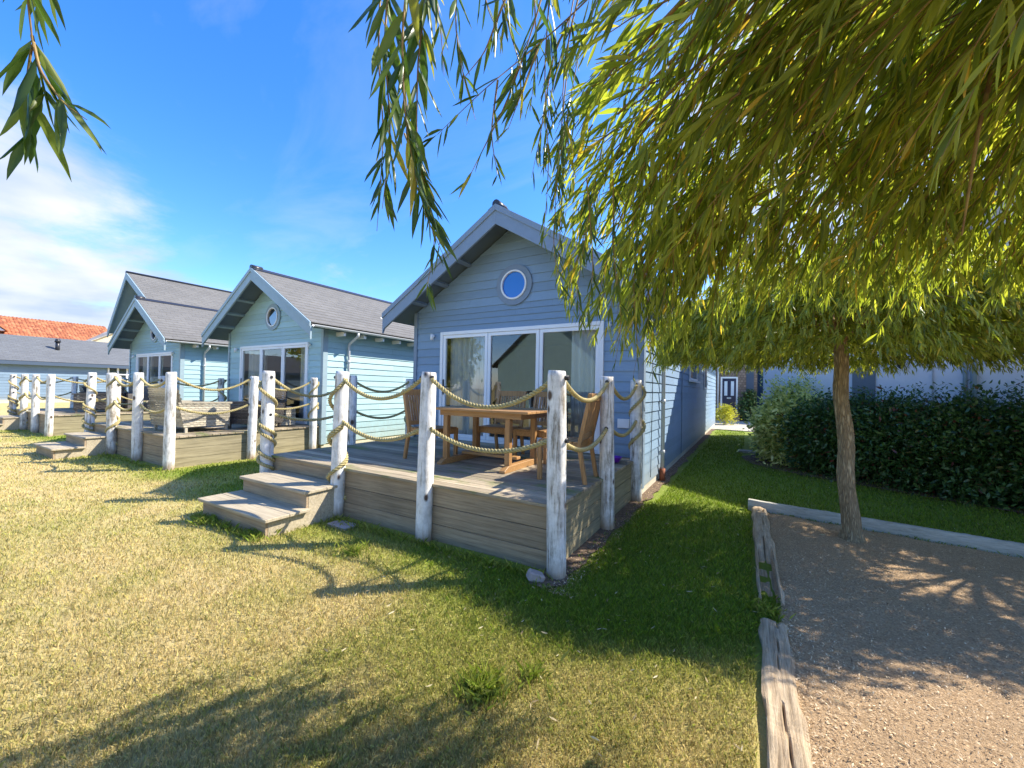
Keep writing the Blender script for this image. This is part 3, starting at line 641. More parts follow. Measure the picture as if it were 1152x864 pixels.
hn = [twig_path(p) for p in hand_near]; ht = [twig_path(p) for p in hand_thin]
willow_b = thing('willow_tree', 'overhanging willow whose drooping leaves hang close above along the top', 'tree', (BX, BY, 0), 0, 'willow trees')
def local(vs, o): return np.asarray(vs) - np.array(o.location)[None]
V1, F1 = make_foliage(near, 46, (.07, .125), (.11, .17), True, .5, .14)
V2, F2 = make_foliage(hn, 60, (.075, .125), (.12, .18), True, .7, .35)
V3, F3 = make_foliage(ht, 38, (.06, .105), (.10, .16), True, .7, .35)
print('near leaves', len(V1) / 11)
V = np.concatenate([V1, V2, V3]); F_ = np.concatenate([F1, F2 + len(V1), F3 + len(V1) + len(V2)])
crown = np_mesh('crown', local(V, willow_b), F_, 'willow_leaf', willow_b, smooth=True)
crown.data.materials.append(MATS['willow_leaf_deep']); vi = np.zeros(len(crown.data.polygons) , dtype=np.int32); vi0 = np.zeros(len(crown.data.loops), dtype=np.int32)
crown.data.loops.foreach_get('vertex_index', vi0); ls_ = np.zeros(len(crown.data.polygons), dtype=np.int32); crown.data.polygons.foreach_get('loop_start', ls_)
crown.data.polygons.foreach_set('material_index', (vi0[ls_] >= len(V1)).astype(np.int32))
mb = MB(); twigs(mb, near, .0032); twigs(mb, hn + ht, .0028)
# boughs
bo = []
for i in range(26):
    az_ = R(-80) + R(330) * i / 26 + random.gauss(0, .1); dr = (math.sin(az_), math.cos(az_))
    pts = [(BX + dr[0] * r_, BY + dr[1] * r_, 2.2 + .62 * math.sin(min(1, r_ / .8) * 1.57) - .12 * r_ * r_ + random.gauss(0, .012)) for r_ in np.linspace(.03, 1.5, 10)]
    arr = np.array(pts); q = to_px(arr); bad = clear_sky(q); j = int(np.argmax(bad)) if bad.any() else len(pts)
    if j > 2: bo.append(pts[:j])
for pts in hand_near + hand_thin:
    q0 = to_px(np.array(pts[0]))[0]
    if q0[1] < 0:
        e_ = np.array(pts[0]); c_ = np.array((BX, BY, 2.55)); hz = e_[2] + .12
        bo.append([tuple(c_), tuple(c_ * .7 + e_ * .3 + np.array((0, 0, .28))), tuple(c_ * .35 + e_ * .65 + np.array((0, 0, .30))), tuple(c_ * .08 + e_ * .92 + np.array((0, 0, .12))), tuple(e_)])
bo.append([W3(1175, -90, 1.25), W3(1150, 0, 1.2), W3(1118, 70, 1.18), W3(1100, 150, 1.18), W3(1090, 215, 1.2), W3(1082, 265, 1.24)])
bo.append([W3(1160, -60, 1.4), W3(1090, 60, 1.5), W3(1062, 150, 1.6), W3(1050, 230, 1.7)])
for pts in bo:
    m_ = len(pts); sc0 = .016 if len(pts) > 6 else .009; mb.tube(pts, [sc0 * (1 - .75 * i / (m_ - 1)) for i in range(m_)], 7, False)
for v in range(len(mb.v)): mb.v[v] = tuple(Vector(mb.v[v]) - willow_b.location)
mb.build('branch', 'twig', willow_b)
def trunk_mesh(pts, radii, n=28, ridge=.05, seed=1):
    mb = MB(); rr = random.Random(seed); vs = []; m_ = len(pts)
    rid = [rr.random() for _ in range(n)]
    for i, (p, r_) in enumerate(zip(pts, radii)):
        for k_ in range(n):
            w = 2 * math.pi * k_ / n; q_ = 1 + ridge * math.sin(k_ * 2.9 + i * .35 + rid[k_] * 2) + ridge * .7 * (rr.random() - .5)
            if i < 3: q_ += (.22 - .07 * i) * max(0, math.sin(w * 3 + .6))
            vs.append((p[0] + math.cos(w) * r_ * q_, p[1] + math.sin(w) * r_ * q_, p[2]))
    fs = [(i * n + k_, i * n + (k_ + 1) % n, (i + 1) * n + (k_ + 1) % n, (i + 1) * n + k_) for i in range(m_ - 1) for k_ in range(n)]
    mb.add(vs, fs, True); mb.f.append(tuple((m_ - 1) * n + k_ for k_ in range(n))); mb.sm.append(False); return mb
tp = [(.02 * math.sin(i * .5), .015 * math.cos(i * .4), -.03 + 2.3 * i / 24) for i in range(25)]
trunk_mesh(tp, [.12 - .03 * i / 24 for i in range(25)], seed=3).build('trunk', 'bark', willow_b)

# standing willows: one in the gravel bed, one just outside the right edge
def willow(label, AX, AY, zb, top, limr, count, seed, trunk_r=.086, per_m=50, ext=()):
    root = thing('willow_tree', label, 'tree', (AX, AY, 0), 0, 'willow trees'); m_ = 46; ht = zb + .42
    tp = [(-.13 * (i / 45) ** .9 + .012 * math.sin(i * .35), -.03 * i / 45, -.03 + ht * i / 45) for i in range(m_)]
    trunk_mesh(tp, [trunk_r * (1 - .28 * (i / 45) ** .7) + (.038 * math.exp(-i / 1.8)) for i in range(m_)], 36, .06, seed).build('trunk', 'bark', root)
    cx, cy = -.12, -.05; st_a = []
    dome2 = lambda r: top - .22 * r * r
    for i in range(count):
        az_ = random.random() * 2 * math.pi; dr = (math.sin(az_), math.cos(az_)); lim = limr + .12 * math.sin(az_ * 4 + 1) + .09 * math.sin(az_ * 9)
        for a0, aw, ae in ext: lim += ae * math.exp(-(((az_ - a0 + math.pi) % (2 * math.pi) - math.pi) / aw) ** 2)
        r_ = .1 + (lim - .35) * random.random() ** .6; low = random.random() < .35
        zz = dome2(r_) + random.gauss(0, .08) - (random.random() * .8 if low else 0)
        st = grow_strand((cx + dr[0] * r_, cy + dr[1] * r_, max(zz, zb + .2)), (dr[0] + random.gauss(0, .3), dr[1] + random.gauss(0, .3), .25), .35 + .75 * random.random() * (1 if r_ > .9 else .7), 2.6, .04, .07)
        arr = np.array(st); zmin = zb + .02 + .04 * math.sin(az_ * 11) + .05 * random.random(); bad = (arr[:, 2] < zmin) | (np.hypot(arr[:, 0] - cx, arr[:, 1] - cy) > lim + .12)
        j = int(np.argmax(bad)) if bad.any() else len(st)
        if j > 4: st_a.append(st[:j])
    Va, Fa = make_foliage(st_a, per_m, (.065, .11), (.15, .22), False, .6, .35)
    print('leaves', len(Va) / 6)
    np_mesh('crown', Va, Fa, 'willow_leaf_pale', root)
    mb = MB(); twigs(mb, st_a[::2], .003, every=6)
    for i in range(22):
        az_ = 2 * math.pi * i / 22 + random.gauss(0, .1); dr = (math.sin(az_), math.cos(az_))
        pts = [(cx + dr[0] * q_, cy + dr[1] * q_, ht - .13 + .5 * math.sin(min(1, q_ / .75) * 1.57) - .15 * q_ * q_) for q_ in np.linspace(.02, limr - .3, 9)]
        mb.tube(pts, [.03 * (1 - .8 * k_ / 8) for k_ in range(9)], 6, False)
    mb.build('branch', 'twig', root); return root
willow('small umbrella shaped willow standing in the bark bed, its whole trunk in view', 0.99, 5.69, 1.87, 2.9, 1.80, 3000, 5, ext=((R(100), .7, .25), (R(180), .8, -.36)))
willow('willow at the right edge, only its drooping leaves in view above the shrubs', 3.9, 7.0, 2.25, 3.3, 1.9, 2400, 6, .1, 40)
# broad trees across the lawn behind the viewer, reflected in the panes
def broad_tree(label, x_, y_, h_, r_, seed):
    rr = np.random.default_rng(seed); root = thing('broadleaf_tree', label, 'tree', (x_, y_, 0)); n_ = 9000
    cen = unit(rr.normal(size=(60, 3))) * (.5 + .5 * rr.random((60, 1))) * np.array([r_, r_, h_ * .33]) + np.array([0, 0, h_ * .62])
    P = cen[rr.integers(0, 60, n_)] + rr.normal(size=(n_, 3)) * r_ * .16; D = unit(rr.normal(size=(n_, 3))); S = unit(np.cross(D, rr.normal(size=(n_, 3)))); L = .22 + .2 * rr.random(n_)
    V, F = leaf_mesh(P, D, S, L, L * .3, rr.random(n_) * .2, False); np_mesh('crown', V, F, 'willow_leaf_pale', root)
    mb = MB(); mb.tube([(0, 0, -.1), (.1, 0, h_ * .3), (0, .1, h_ * .6)], [.3, .22, .1], 10)
    for k_ in range(6): a_ = k_ * 1.05; mb.tube([(.05, 0, h_ * .3), (math.cos(a_) * r_ * .4, math.sin(a_) * r_ * .4, h_ * .5), (math.cos(a_) * r_ * .7, math.sin(a_) * r_ * .7, h_ * .7)], [.12, .08, .03], 6)
    mb.build('trunk', 'bark', root)
broad_tree('leafy tree across the lawn, reflected in the far left hut panes', -30, -9, 7.5, 3.0, 31)
broad_tree('leafy tree across the lawn, reflected in the middle hut panes', -20, -11, 6.5, 2.6, 32)

# ------------------------------------------------------------------ shrubs
def shrub(name, label, cx, cy, rx, ry, h, n_, mat, Ll, seed, stems=7):
    rr = np.random.default_rng(seed); root = thing(name, label, 'shrub', (cx, cy, 0), math.atan2(-1.0, 1.5), 'shrubs along the white wall' if mat == 'hedge_leaf' else None)
    nc = 150; u = unit(rr.normal(size=(nc, 3))); u[:, 2] = np.abs(u[:, 2]) * 1.0 - .25; rad = .55 + .45 * rr.random(nc)
    cen = u * rad[:, None] * np.array([rx, ry, h * .5]) + np.array([0, 0, h * .5]); cen[:nc // 3, 2] = rr.uniform(.15, .75, nc // 3); cen[:, 2] = np.clip(cen[:, 2], .16, h * .93)
    ci = rr.integers(0, nc, n_); off = rr.normal(size=(n_, 3)) * np.array([.15, .15, .15]); P = cen[ci] + off; P[:, 2] = np.clip(P[:, 2], .05, h * 1.12)
    out_ = unit((P - np.array([0, 0, h * .4])) / np.array([rx, ry, h * .5])); D = unit(out_ * .8 + rr.normal(size=(n_, 3)) * .7 + np.array([0, 0, .25])); S = unit(np.cross(D, rr.normal(size=(n_, 3))))
    L = Ll * (.6 + .7 * rr.random(n_)); V, F = leaf_mesh(P, D, S, L, L * .19, rr.random(n_) * .3, False)
    # upright shoots
    sp_, sd_ = [], []
    for i in range(34):
        bx, by = rr.uniform(-rx * .85, rx * .85), rr.uniform(-ry * .8, ry * .8); zt = h * (.9 + .16 * rr.random())
        for k_ in range(16): sp_.append((bx + rr.normal() * .008, by + rr.normal() * .008, zt - .25 + .28 * k_ / 15)); a_ = k_ * 2.4; sd_.append((math.cos(a_), math.sin(a_), .7))
    P2 = np.array(sp_); D2 = unit(np.array(sd_)); S2 = unit(np.cross(D2, np.array([0, 0, 1.])[None])); L2 = Ll * (.5 + .5 * rr.random(len(P2))); V2, F2 = leaf_mesh(P2, D2, S2, L2, L2 * .18, np.full(len(P2), .15), False)
    np_mesh('foliage', np.concatenate([V, V2]), np.concatenate([F, F2 + len(V)]), mat, root)
    mb = MB()
    for i in range(stems):
        a_ = 6.283 * i / stems + rr.random(); e_ = (math.cos(a_) * rx * .6, math.sin(a_) * ry * .6, h * .7)
        mb.tube([(math.cos(a_) * .05, math.sin(a_) * .05, -.02), (e_[0] * .35, e_[1] * .35, h * .25), e_], [.018, .013, .005], 6, False)
    mb.build('stem', 'bark', root); return root
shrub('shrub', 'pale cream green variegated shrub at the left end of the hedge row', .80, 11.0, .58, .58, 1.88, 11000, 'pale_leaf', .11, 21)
shrub('shrub', 'dark glossy shrub just left of the willow trunk beside the pale shrub', 1.46, 10.2, .66, .58, 1.60, 20000, 'hedge_leaf', .085, 22)
shrub('shrub', 'dark shrub with a few reddish tips just right of the willow trunk', 2.2, 9.7, .74, .60, 1.64, 22000, 'hedge_leaf', .085, 23)
shrub('shrub', 'dark leafy shrub in the hedge below the wall lantern', 3.05, 9.2, .76, .62, 1.70, 23000, 'hedge_leaf', .085, 24)
shrub('shrub', 'tall dark green shrub at the right edge of the photo', 3.95, 8.65, .8, .62, 1.80, 23000, 'hedge_leaf', .085, 25)
shrub('bush', 'small bright yellow green bush at the far corner of the near hut', -1.0, 22.8, .32, .32, .95, 1500, 'yellow_leaf', .10, 26, 4)
shrub('bush', 'dark climber bush beside the navy front door', .12, 26.4, .42, .35, 1.7, 1800, 'hedge_leaf', .16, 27, 4)
for q_ in [o_ for o_ in bpy.data.objects if o_.name.startswith('bush')]:
    if 'group' in q_: del q_['group']

# leaf litter
K = 620
x = np.concatenate([rng.uniform(-2.6, .1, 260), rng.uniform(.0, 4.5, 200), rng.uniform(-1.0, 3.2, 160)]); y = np.concatenate([rng.uniform(1.5, 6, 260), rng.uniform(6.3, 10.5, 200), rng.uniform(2.0, 6.5, 160)])
kp = ~((x < -1.3) & (y > 3.05)); x, y = x[kp], y[kp]; k = len(x); a = rng.random(k) * 6.283
D = unit(np.stack([np.cos(a), np.sin(a), rng.normal(0, .25, k)], 1)); S = unit(np.cross(D, np.array([0, 0, 1.])[None] + rng.normal(0, .4, (k, 3)))); L = .018 + .04 * rng.random(k)
V, F_ = leaf_mesh(np.stack([x, y, .03 + 0 * x], 1), D, S, L, L * .09, rng.normal(0, .1, k), False)
o = np_mesh('leaf_litter', V, F_, 'dead_leaf'); tag(o, 'dry fallen willow leaves scattered on lawn and bark', 'leaf litter', kind='stuff')

# ------------------------------------------------------------------ huts
def siding(mb, P, U, Nn, z0, z1, segs, pitch=.155, z_cut=None, lip=.022):
    """lapped boards: P origin on the wall plane, U along the wall, Nn outward; segs(z) -> [(a, b), ...]"""
    P = Vector(P); U = Vector(U); Nn = Vector(Nn); z = z0
    while z < z1 - 1e-4:
        zt = min(z + pitch, z1); s0 = segs(z + 1e-4); s1 = segs(zt - 1e-4)
        if len(s0) == len(s1):
            for (a0, b0), (a1, b1) in zip(s0, s1):
                if b0 - a0 < .01: continue
                q = lambda u, h, o_: P + U * u + Vector((0, 0, h)) + Nn * o_
                vs = [q(a0, z, lip), q(b0, z, lip), q(b1, zt, .004), q(a1, zt, .004), q(a0, z, 0), q(b0, z, 0), q(a1, zt, 0), q(b1, zt, 0)]
                if b0 - a0 > 2.5:
                    js = [0.0]; 
                    while js[-1] < 1: js.append(js[-1] + random.uniform(1.2, 4.2) / (b0 - a0))
                    js = [j_ for j_ in js if j_ < .93] + [1.0]
                else: js = [0.0, 1.0]
                for ja, jb in zip(js[:-1], js[1:]):
                    A0, B0, A1, B1 = a0 + (b0 - a0) * ja, a0 + (b0 - a0) * jb, a1 + (b1 - a1) * ja, a1 + (b1 - a1) * jb
                    if ja > 0: A0 += .002; A1 += .002
                    l2 = lip + random.uniform(-.002, .002)
                    vs = [q(A0, z, l2), q(B0, z, l2), q(B1, zt, .004), q(A1, zt, .004), q(A0, z, 0), q(B0, z, 0), q(A1, zt, 0), q(B1, zt, 0)]
                    mb.add(vs, [(0, 1, 2, 3), (4, 5, 1, 0), (4, 0, 3, 6), (1, 5, 7, 2)])
        z = zt
SL = .61
def roof_slope(mb, xr, zr, xe, y0, y1, sign, slope=SL, course=.19, th=.05):
    """stepped slate courses from ridge (xr,zr) down to eave xe"""
    run = abs(xe - xr); nl = max(1, int(run * math.sqrt(1 + slope ** 2) / course)); dx = run / nl
    for i in range(nl):
        xa = xr + sign * dx * i; xb = xr + sign * dx * (i + 1); za = zr - slope * dx * i; zb = zr - slope * dx * (i + 1)
        lift = .013
        vs = [(xa, y0, za), (xb, y0, zb + lift), (xb, y1, zb + lift), (xa, y1, za), (xb, y0, zb - .005), (xb, y1, zb - .005), (xa, y0, za - th), (xa, y1, za - th), (xb, y0, zb - th), (xb, y1, zb - th)]
        mb.add(vs, [(0, 1, 2, 3), (1, 4, 5, 2), (0, 6, 8, 1), (3, 2, 9, 7), (6, 7, 9, 8)])
def ring(mb, c, r0_, r1_, y0, y1, n=40):
    vs = []
    for rr_, yy in ((r0_, y0), (r1_, y0), (r1_, y1), (r0_, y1)):
        for k_ in range(n): a_ = 6.2832 * k_ / n; vs.append((c[0] + rr_ * math.cos(a_), yy, c[1] + rr_ * math.sin(a_)))
    fs = []
    for j in range(4):
        for k_ in range(n): fs.append((j * n + k_, j * n + (k_ + 1) % n, ((j + 1) % 4) * n + (k_ + 1) % n, ((j + 1) % 4) * n + k_))
    mb.add(vs, fs)
HW, RZ, OH = 2.30, 4.68, .58
def curtain(parent, x0, x1, y_, z0=.6, z1=2.6, waves=7):
    mb = MB(); n_ = int((x1 - x0) * 60); vs = []
    for i in range(n_ + 1):
        u = i / n_; a_ = u * waves * 6.283; yy = y_ + .035 * math.sin(a_) + .015 * math.sin(a_ * 2.3 + 1)
        vs += [(x0 + (x1 - x0) * u, yy, z0), (x0 + (x1 - x0) * u + .01 * math.sin(a_ * .7), yy * 1.0, (z0 + z1) / 2), (x0 + (x1 - x0) * u, yy, z1)]
    fs = []
    for i in range(n_):
        for j in range(2): fs.append((i * 3 + j, i * 3 + 3 + j, i * 3 + 4 + j, i * 3 + 1 + j))
    mb.add(vs, fs, True); return mb.build('curtain', 'curtain', parent)
def hut(label, ox, paint, trim, length, door, pipe_y, extra=None, slate='slate', cable=False):
    root = thing('beach_hut', label, 'hut', (ox, 6.2, 0), 0, 'painted timber huts in a row')
    dx0, dx1, dz0, dz1 = door
    top = lambda x_: RZ - .15 - SL * abs(x_)
    ze = top(HW)
    def segf(z):
        w_ = HW if z < ze else max(0, (RZ - .15 - z) / SL); w_ = min(w_, HW)
        if z < dz1: return [(-w_ + .0, dx0), (dx1, w_)]
        return [(-w_, w_)] if w_ > 0 else []
    mb = MB(); P = (0, 0, 0)
    siding(mb, P, (1, 0, 0), (0, -1, 0), .14, dz1, segf, (dz1 - .14) / 16)
    siding(mb, P, (1, 0, 0), (0, -1, 0), dz1, ze, segf, (ze - dz1) / 4); siding(mb, P, (1, 0, 0), (0, -1, 0), ze, RZ - .2, segf, .16)
    siding(mb, (HW, 0, 0), (0, 1, 0), (1, 0, 0), .14, ze + .12, lambda z: [(0, length)], .16)
    siding(mb, (-HW, 0, 0), (0, 1, 0), (-1, 0, 0), .14, ze + .12, lambda z: [(0, length)], .16)
    # back wall and inner sheathing (closes the hut)
    mb.add([(-HW, length, 0), (HW, length, 0), (HW, length, ze), (0, length, RZ - .15), (-HW, length, ze)], [(0, 1, 2, 3, 4)])
    mb.build('wall', paint, root)
    # plinth
    mb = MB(); mb.box((HW - .12, .01, -.05), (HW - .004, length, .139)); mb.box((-HW + .004, .01, -.05), (-HW + .12, length, .139)); mb.build('plinth', 'plinth', root)
    # corner boards
    for s_ in (-1, 1):
        mb = MB(); mb.box((s_ * HW - .055, -.034, .12), (s_ * HW + .034, -.0245, ze)); mb.box((s_ * (HW + .024), -.033, .12), (s_ * (HW + .034), .10, ze - .02))
        mb.build('corner_board', trim, root, .003)
    # roof
    mb = MB(); ex = HW + .37
    y0, y1 = -OH, length + .3
    roof_slope(mb, 0, RZ, ex, y0, y1, 1); 
    roof_slope(mb, 0, RZ, -ex, y0, y1, -1)
    roof = mb.build('roof', slate, root)
    mb = MB()
    for s_ in (-1, 1):
        mb.obox((s_ * .075, (y0 + y1) / 2, RZ - .03), (s_ * .085, 0, -.085 * SL), (0, (y1 - y0) / 2 + .02, 0), (s_ * .012 * SL, 0, .014))
    mb.tube([(0, y0 - .03, RZ + .012), (0, y0 + .25, RZ + .012)], .07, 10); mb.tube([(0, y0 + .2, RZ + .0), (0, y1, RZ + .0)], .03, 8)
    mb.build('ridge_cap', 'metal_dark', roof)
    # soffit, purlins, barge boards
    mb = MB()
    for s_ in (-1, 1):
        pts = [(0, RZ - .10), (s_ * ex, RZ - .10 - SL * ex), (s_ * ex, RZ - .125 - SL * ex), (0, RZ - .125)]
        mb.prism(pts if s_ > 0 else pts[::-1], 1, y0 + .035, length)
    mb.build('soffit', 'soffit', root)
    for s_ in (-1, 1):
        for q_ in (.95, 1.5, 2.05): mb = MB(); mb.obox((s_ * q_, -OH / 2 + .01, RZ - .155 - SL * q_), (.035, 0, -.035 * SL * s_), (0, OH / 2 - .03, 0), (s_ * .02, 0, .028)); mb.build('purlin', trim, root)
    for s_ in (-1, 1):
        mb = MB(); e2 = ex + .04
        pts = [(0, RZ + .005), (s_ * ex, RZ + .005 - SL * ex), (s_ * ex, RZ - .10 - SL * ex), (0, RZ - .10)]
        mb.prism(pts if s_ > 0 else pts[::-1], 1, y0 - .045, y0 - .008)
        pts = [(0, RZ - .085), (s_ * ex, RZ - .085 - SL * ex), (s_ * ex, RZ - .40 - SL * ex), (s_ * (ex - .05), RZ - .33 - SL * (ex - .05)), (0, RZ - .33)]
        mb.prism(pts if s_ > 0 else pts[::-1], 1, y0 - .024, y0 + .02)
        mb.build('barge_board', trim, root, .003)
    # rafter ends, gutters
    yy = .35
    while yy < length:
        for s_ in (1,): mb = MB(); mb.box((s_ * (HW + .03), yy - .03, RZ - .24 - SL * ex + .03), (s_ * (ex - .03), yy + .03, RZ - .13 - SL * ex + .02)); mb.build('rafter_end', 'white_paint', root)
        yy += .62
    for s_ in (-1, 1):
        mb = MB(); gz = RZ - .04 - SL * ex - .015; gx_ = s_ * (ex + .055); pr = []
        for k_ in range(9): a_ = math.pi + math.pi * k_ / 8; pr.append((gx_ + .055 * math.cos(a_), gz + .055 * math.sin(a_)))
        for k_ in range(9): a_ = 2 * math.pi - math.pi * k_ / 8; pr.append((gx_ + .048 * math.cos(a_), gz + .048 * math.sin(a_)))
        mb.prism(pr, 1, y0 + .02, y1); mb.build('gutter', 'gutter_grey', root)
    gz = RZ - .1 - SL * ex; gx_ = ex + .055
    mb = MB(); mb.tube([(gx_, pipe_y, gz), (gx_, pipe_y, gz - .08), (HW + .10, pipe_y, gz - .26), (HW + .075, pipe_y, gz - .34), (HW + .075, pipe_y, .22)], .034, 10)
    for zz in (.5, 1.4, 2.2): mb.box((HW + .02, pipe_y - .05, zz), (HW + .05, pipe_y + .05, zz + .03)); mb.tube([(HW + .075, pipe_y, zz - .02), (HW + .075, pipe_y, zz + .05)], .040, 10)
    mb.build('downpipe', 'gutter_grey', root)
    mb = MB(); mb.tube([(HW + .075, pipe_y, .0), (HW + .075, pipe_y, .22)], .052, 12); mb.build('drain_collar', 'terracotta', root)
    # round window
    rw = MB(); c0_ = (.05, 3.45); ring(rw, c0_, .235, .265, -.065, -.005); rwo = rw.build('round_window', 'white_paint', root)
    mb = MB(); ring(mb, c0_, .262, .365, -.045, .0); mb.build('trim_ring', trim, rwo)
    mb = MB(); mb.add([(c0_[0] + .24 * math.cos(6.2832 * k_ / 40), -.03, c0_[1] + .24 * math.sin(6.2832 * k_ / 40)) for k_ in range(40)], [tuple(range(40))]); mb.build('pane', 'sky_reflection_pane' if ox > -5 else 'mirror_glass', rwo)
    # patio door
    dr_ = MB(); fwid = .065
    dr_.box((dx0, -.045, dz0), (dx0 + fwid, .05, dz1)); dr_.box((dx1 - fwid, -.045, dz0), (dx1, .05, dz1)); dr_.box((dx0 + fwid, -.045, dz1 - fwid), (dx1 - fwid, .05, dz1)); dr_.box((dx0 + fwid, -.045, dz0), (dx1 - fwid, .05, dz0 + .05))
    do = dr_.build('patio_door', 'white_paint', root, .003)
    pw = (dx1 - dx0 - 2 * fwid) / 3; g = MB()
    for i in range(3):
        a_ = dx0 + fwid + pw * i + .004; b_ = a_ + pw - .008; lf = MB(); s1 = .062
        lf.box((a_, -.03, dz0 + .052), (a_ + s1, .03, dz1 - fwid - .003)); lf.box((b_ - s1, -.03, dz0 + .052), (b_, .03, dz1 - fwid - .003))
        lf.box((a_ + s1, -.03, dz1 - fwid - .003 - s1), (b_ - s1, .03, dz1 - fwid - .003)); lf.box((a_ + s1, -.03, dz0 + .052), (b_ - s1, .03, dz0 + .052 + s1))
        lf.build('door_leaf', 'white_paint', do, .003)
        g.add([(a_ + s1, 0, dz0 + .11), (b_ - s1, 0, dz0 + .11), (b_ - s1, 0, dz1 - .12), (a_ + s1, 0, dz1 - .12)], [(0, 1, 2, 3)])
    g.build('pane', 'glass', do)
    mb = MB(); mb.box((dx0 + .09, -.05, 1.45), (dx0 + .11, -.03, 1.75)); mb.box((dx0 + .09, -.075, 1.6), (dx0 + .24, -.055, 1.62)); mb.box((dx0 + .095, -.06, 1.6), (dx0 + .105, -.03, 1.62)); mb.build('handle', 'metal_dark', do)
    # dark gasket line around
    # interior room
    mb = MB(); xi, yi, zi = HW - .1, 4.2, 2.85
    mb.add([(-xi, .06, .56), (xi, .06, .56), (xi, yi, .56), (-xi, yi, .56), (-xi, .06, zi), (xi, .06, zi), (xi, yi, zi), (-xi, yi, zi)], [(0, 1, 2, 3), (4, 7, 6, 5), (3, 2, 6, 7), (0, 3, 7, 4), (1, 5, 6, 2)])
    mb.build('room', 'room', root)
    curtain(root, dx0 + .10, dx0 + pw + .02, .16); curtain(root, dx1 - .62, dx1 - .08, .16, waves=5)
    mb = MB(); mb.box((-.3, 1.6, .57), (.75, 2.3, 1.0)); mb.box((-.3, 2.2, 1.0), (.75, 2.4, 1.45)); mb.build('sofa', 'cushion', root, .04)
    mb = MB()
    for a_, b_ in (((-.1, .9, .57), (-.06, .94, 1.5)), ((.6, .9, .57), (.64, .94, 1.5)), ((-.06, .9, 1.46), (.6, .94, 1.5)), ((-.06, .9, 1.2), (.6, .94, 1.23))): mb.box(a_, b_)
    mb.build('clothes_rack', 'white_paint', root)
    # wall lights and a vent
    mb = MB(); mb.tube([(dx0 - .18, -.03, 2.62), (dx0 - .18, -.09, 2.62)], .035, 10); mb.tube([(dx0 - .18, -.09, 2.66), (dx0 - .18, -.09, 2.54)], .03, 10); mb.build('wall_light', 'white_paint', root)
    mb = MB(); mb.tube([(dx1 + .10, -.03, 2.62), (dx1 + .10, -.09, 2.62)], .03, 10); mb.tube([(dx1 + .10, -.09, 2.66), (dx1 + .10, -.09, 2.54)], .026, 10); mb.build('wall_light', 'white_paint', root)
    return root
door = (-1.63, 1.71, .585, 2.69)
h1 = hut('blue timber hut nearest the viewer, its round window above the wide patio door', -3.68, 'blue_siding', 'blue_trim', 15.7, door, 1.35)
mb = MB(); mb.box((1.95, -.05, 1.02), (2.13, -.022, 1.16)); mb.build('vent_box', 'white_paint', h1, .004)
mb = MB(); mb.tube([(HW + .035, .62, 3.0), (HW + .035, .60, 1.5), (HW + .035, .55, .2)], .006, 5); mb.build('cable', 'black_plastic', h1)
def side_window(root, y0, y1, z0, z1, sill=True):
    mb = MB(); xw = HW + .024; f = .06
    mb.box((xw, y0, z0), (xw + .035, y0 + f, z1)); mb.box((xw, y1 - f, z0), (xw + .035, y1, z1)); mb.box((xw, y0 + f, z1 - f), (xw + .035, y1 - f, z1)); mb.box((xw, y0 + f, z0), (xw + .035, y1 - f, z0 + f))
    w = mb.build('side_window', 'white_paint', root)
    mb = MB(); mb.add([(xw + .012, y0 + f, z0 + f), (xw + .012, y1 - f, z0 + f), (xw + .012, y1 - f, z1 - f), (xw + .012, y0 + f, z1 - f)], [(0, 1, 2, 3)]); mb.build('pane', 'mirror_glass', w)
    if sill: mb = MB(); mb.box((xw, y0 - .06, z0 - .05), (xw + .1, y1 + .06, z0 - .002)); mb.build('sill', 'white_paint', w)
side_window(h1, 5.4, 7.2, 1.92, 2.9); side_window(h1, 9.4, 10.3, 1.72, 2.9, False)
mb = MB(); mb.box((HW + .024, 4.05, .14), (HW + .036, 4.10, 2.4)); mb.build('trim_strip', 'blue_trim', h1)
h2 = hut('pale teal timber hut in the middle of the row, with one plain gable', -11.41, 'teal_siding', 'teal_trim', 12, door, .68)
h3 = hut('pale teal timber hut at the far left with a taller second gable behind', -19.42, 'teal_siding_far', 'teal_trim', 12, door, .68)
# tall rear gable of the third hut
mb = MB(); rx_, rz_ = -2.1, RZ + 2.1 * SL; lx_, lz_ = -4.05, 3.75; sl2 = (rz_ - lz_) / (rx_ - lx_)
roof_slope(mb, rx_, rz_, 0.02, -.26, 12.3, 1, SL); roof_slope(mb, rx_, rz_, lx_, -.26, 12.3, -1, sl2)
rr_ = mb.build('upper_roof', 'slate', h3)
mb = MB(); mb.tube([(rx_, -.3, rz_ + .01), (rx_, 12.3, rz_ + .01)], .06, 8); mb.build('ridge_cap', 'metal_dark', rr_)
mb = MB(); zb_ = rz_ - .12
siding(mb, (rx_, .35, 0), (1, 0, 0), (0, -1, 0), .14, zb_, lambda z: [(-min(1.6, max(0, (zb_ - z) / sl2)), min(1.9, max(0, (zb_ - z) / SL)))], .16)
mb.build('upper_wall', 'teal_siding_far', h3)
mb = MB()
pts = [(rx_, rz_), (lx_, lz_), (lx_, lz_ - .3), (rx_, rz_ - .3)]; mb.prism(pts, 1, -.30, -.265)
pts = [(rx_, rz_), (0.02, RZ), (0.02, RZ - .25), (rx_, rz_ - .25)]; mb.prism(pts[::-1], 1, -.30, -.265); mb.build('barge_board', 'teal_trim', h3)
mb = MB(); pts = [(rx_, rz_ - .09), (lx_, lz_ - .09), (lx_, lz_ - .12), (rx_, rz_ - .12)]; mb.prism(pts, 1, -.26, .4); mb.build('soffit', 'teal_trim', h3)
mb = MB(); mb.box((1.1, 3.2, RZ - SL * 1.1 + .03), (1.4, 3.7, RZ - SL * 1.25 + .06)); mb.build('roof_vent', 'metal_dark', h3)

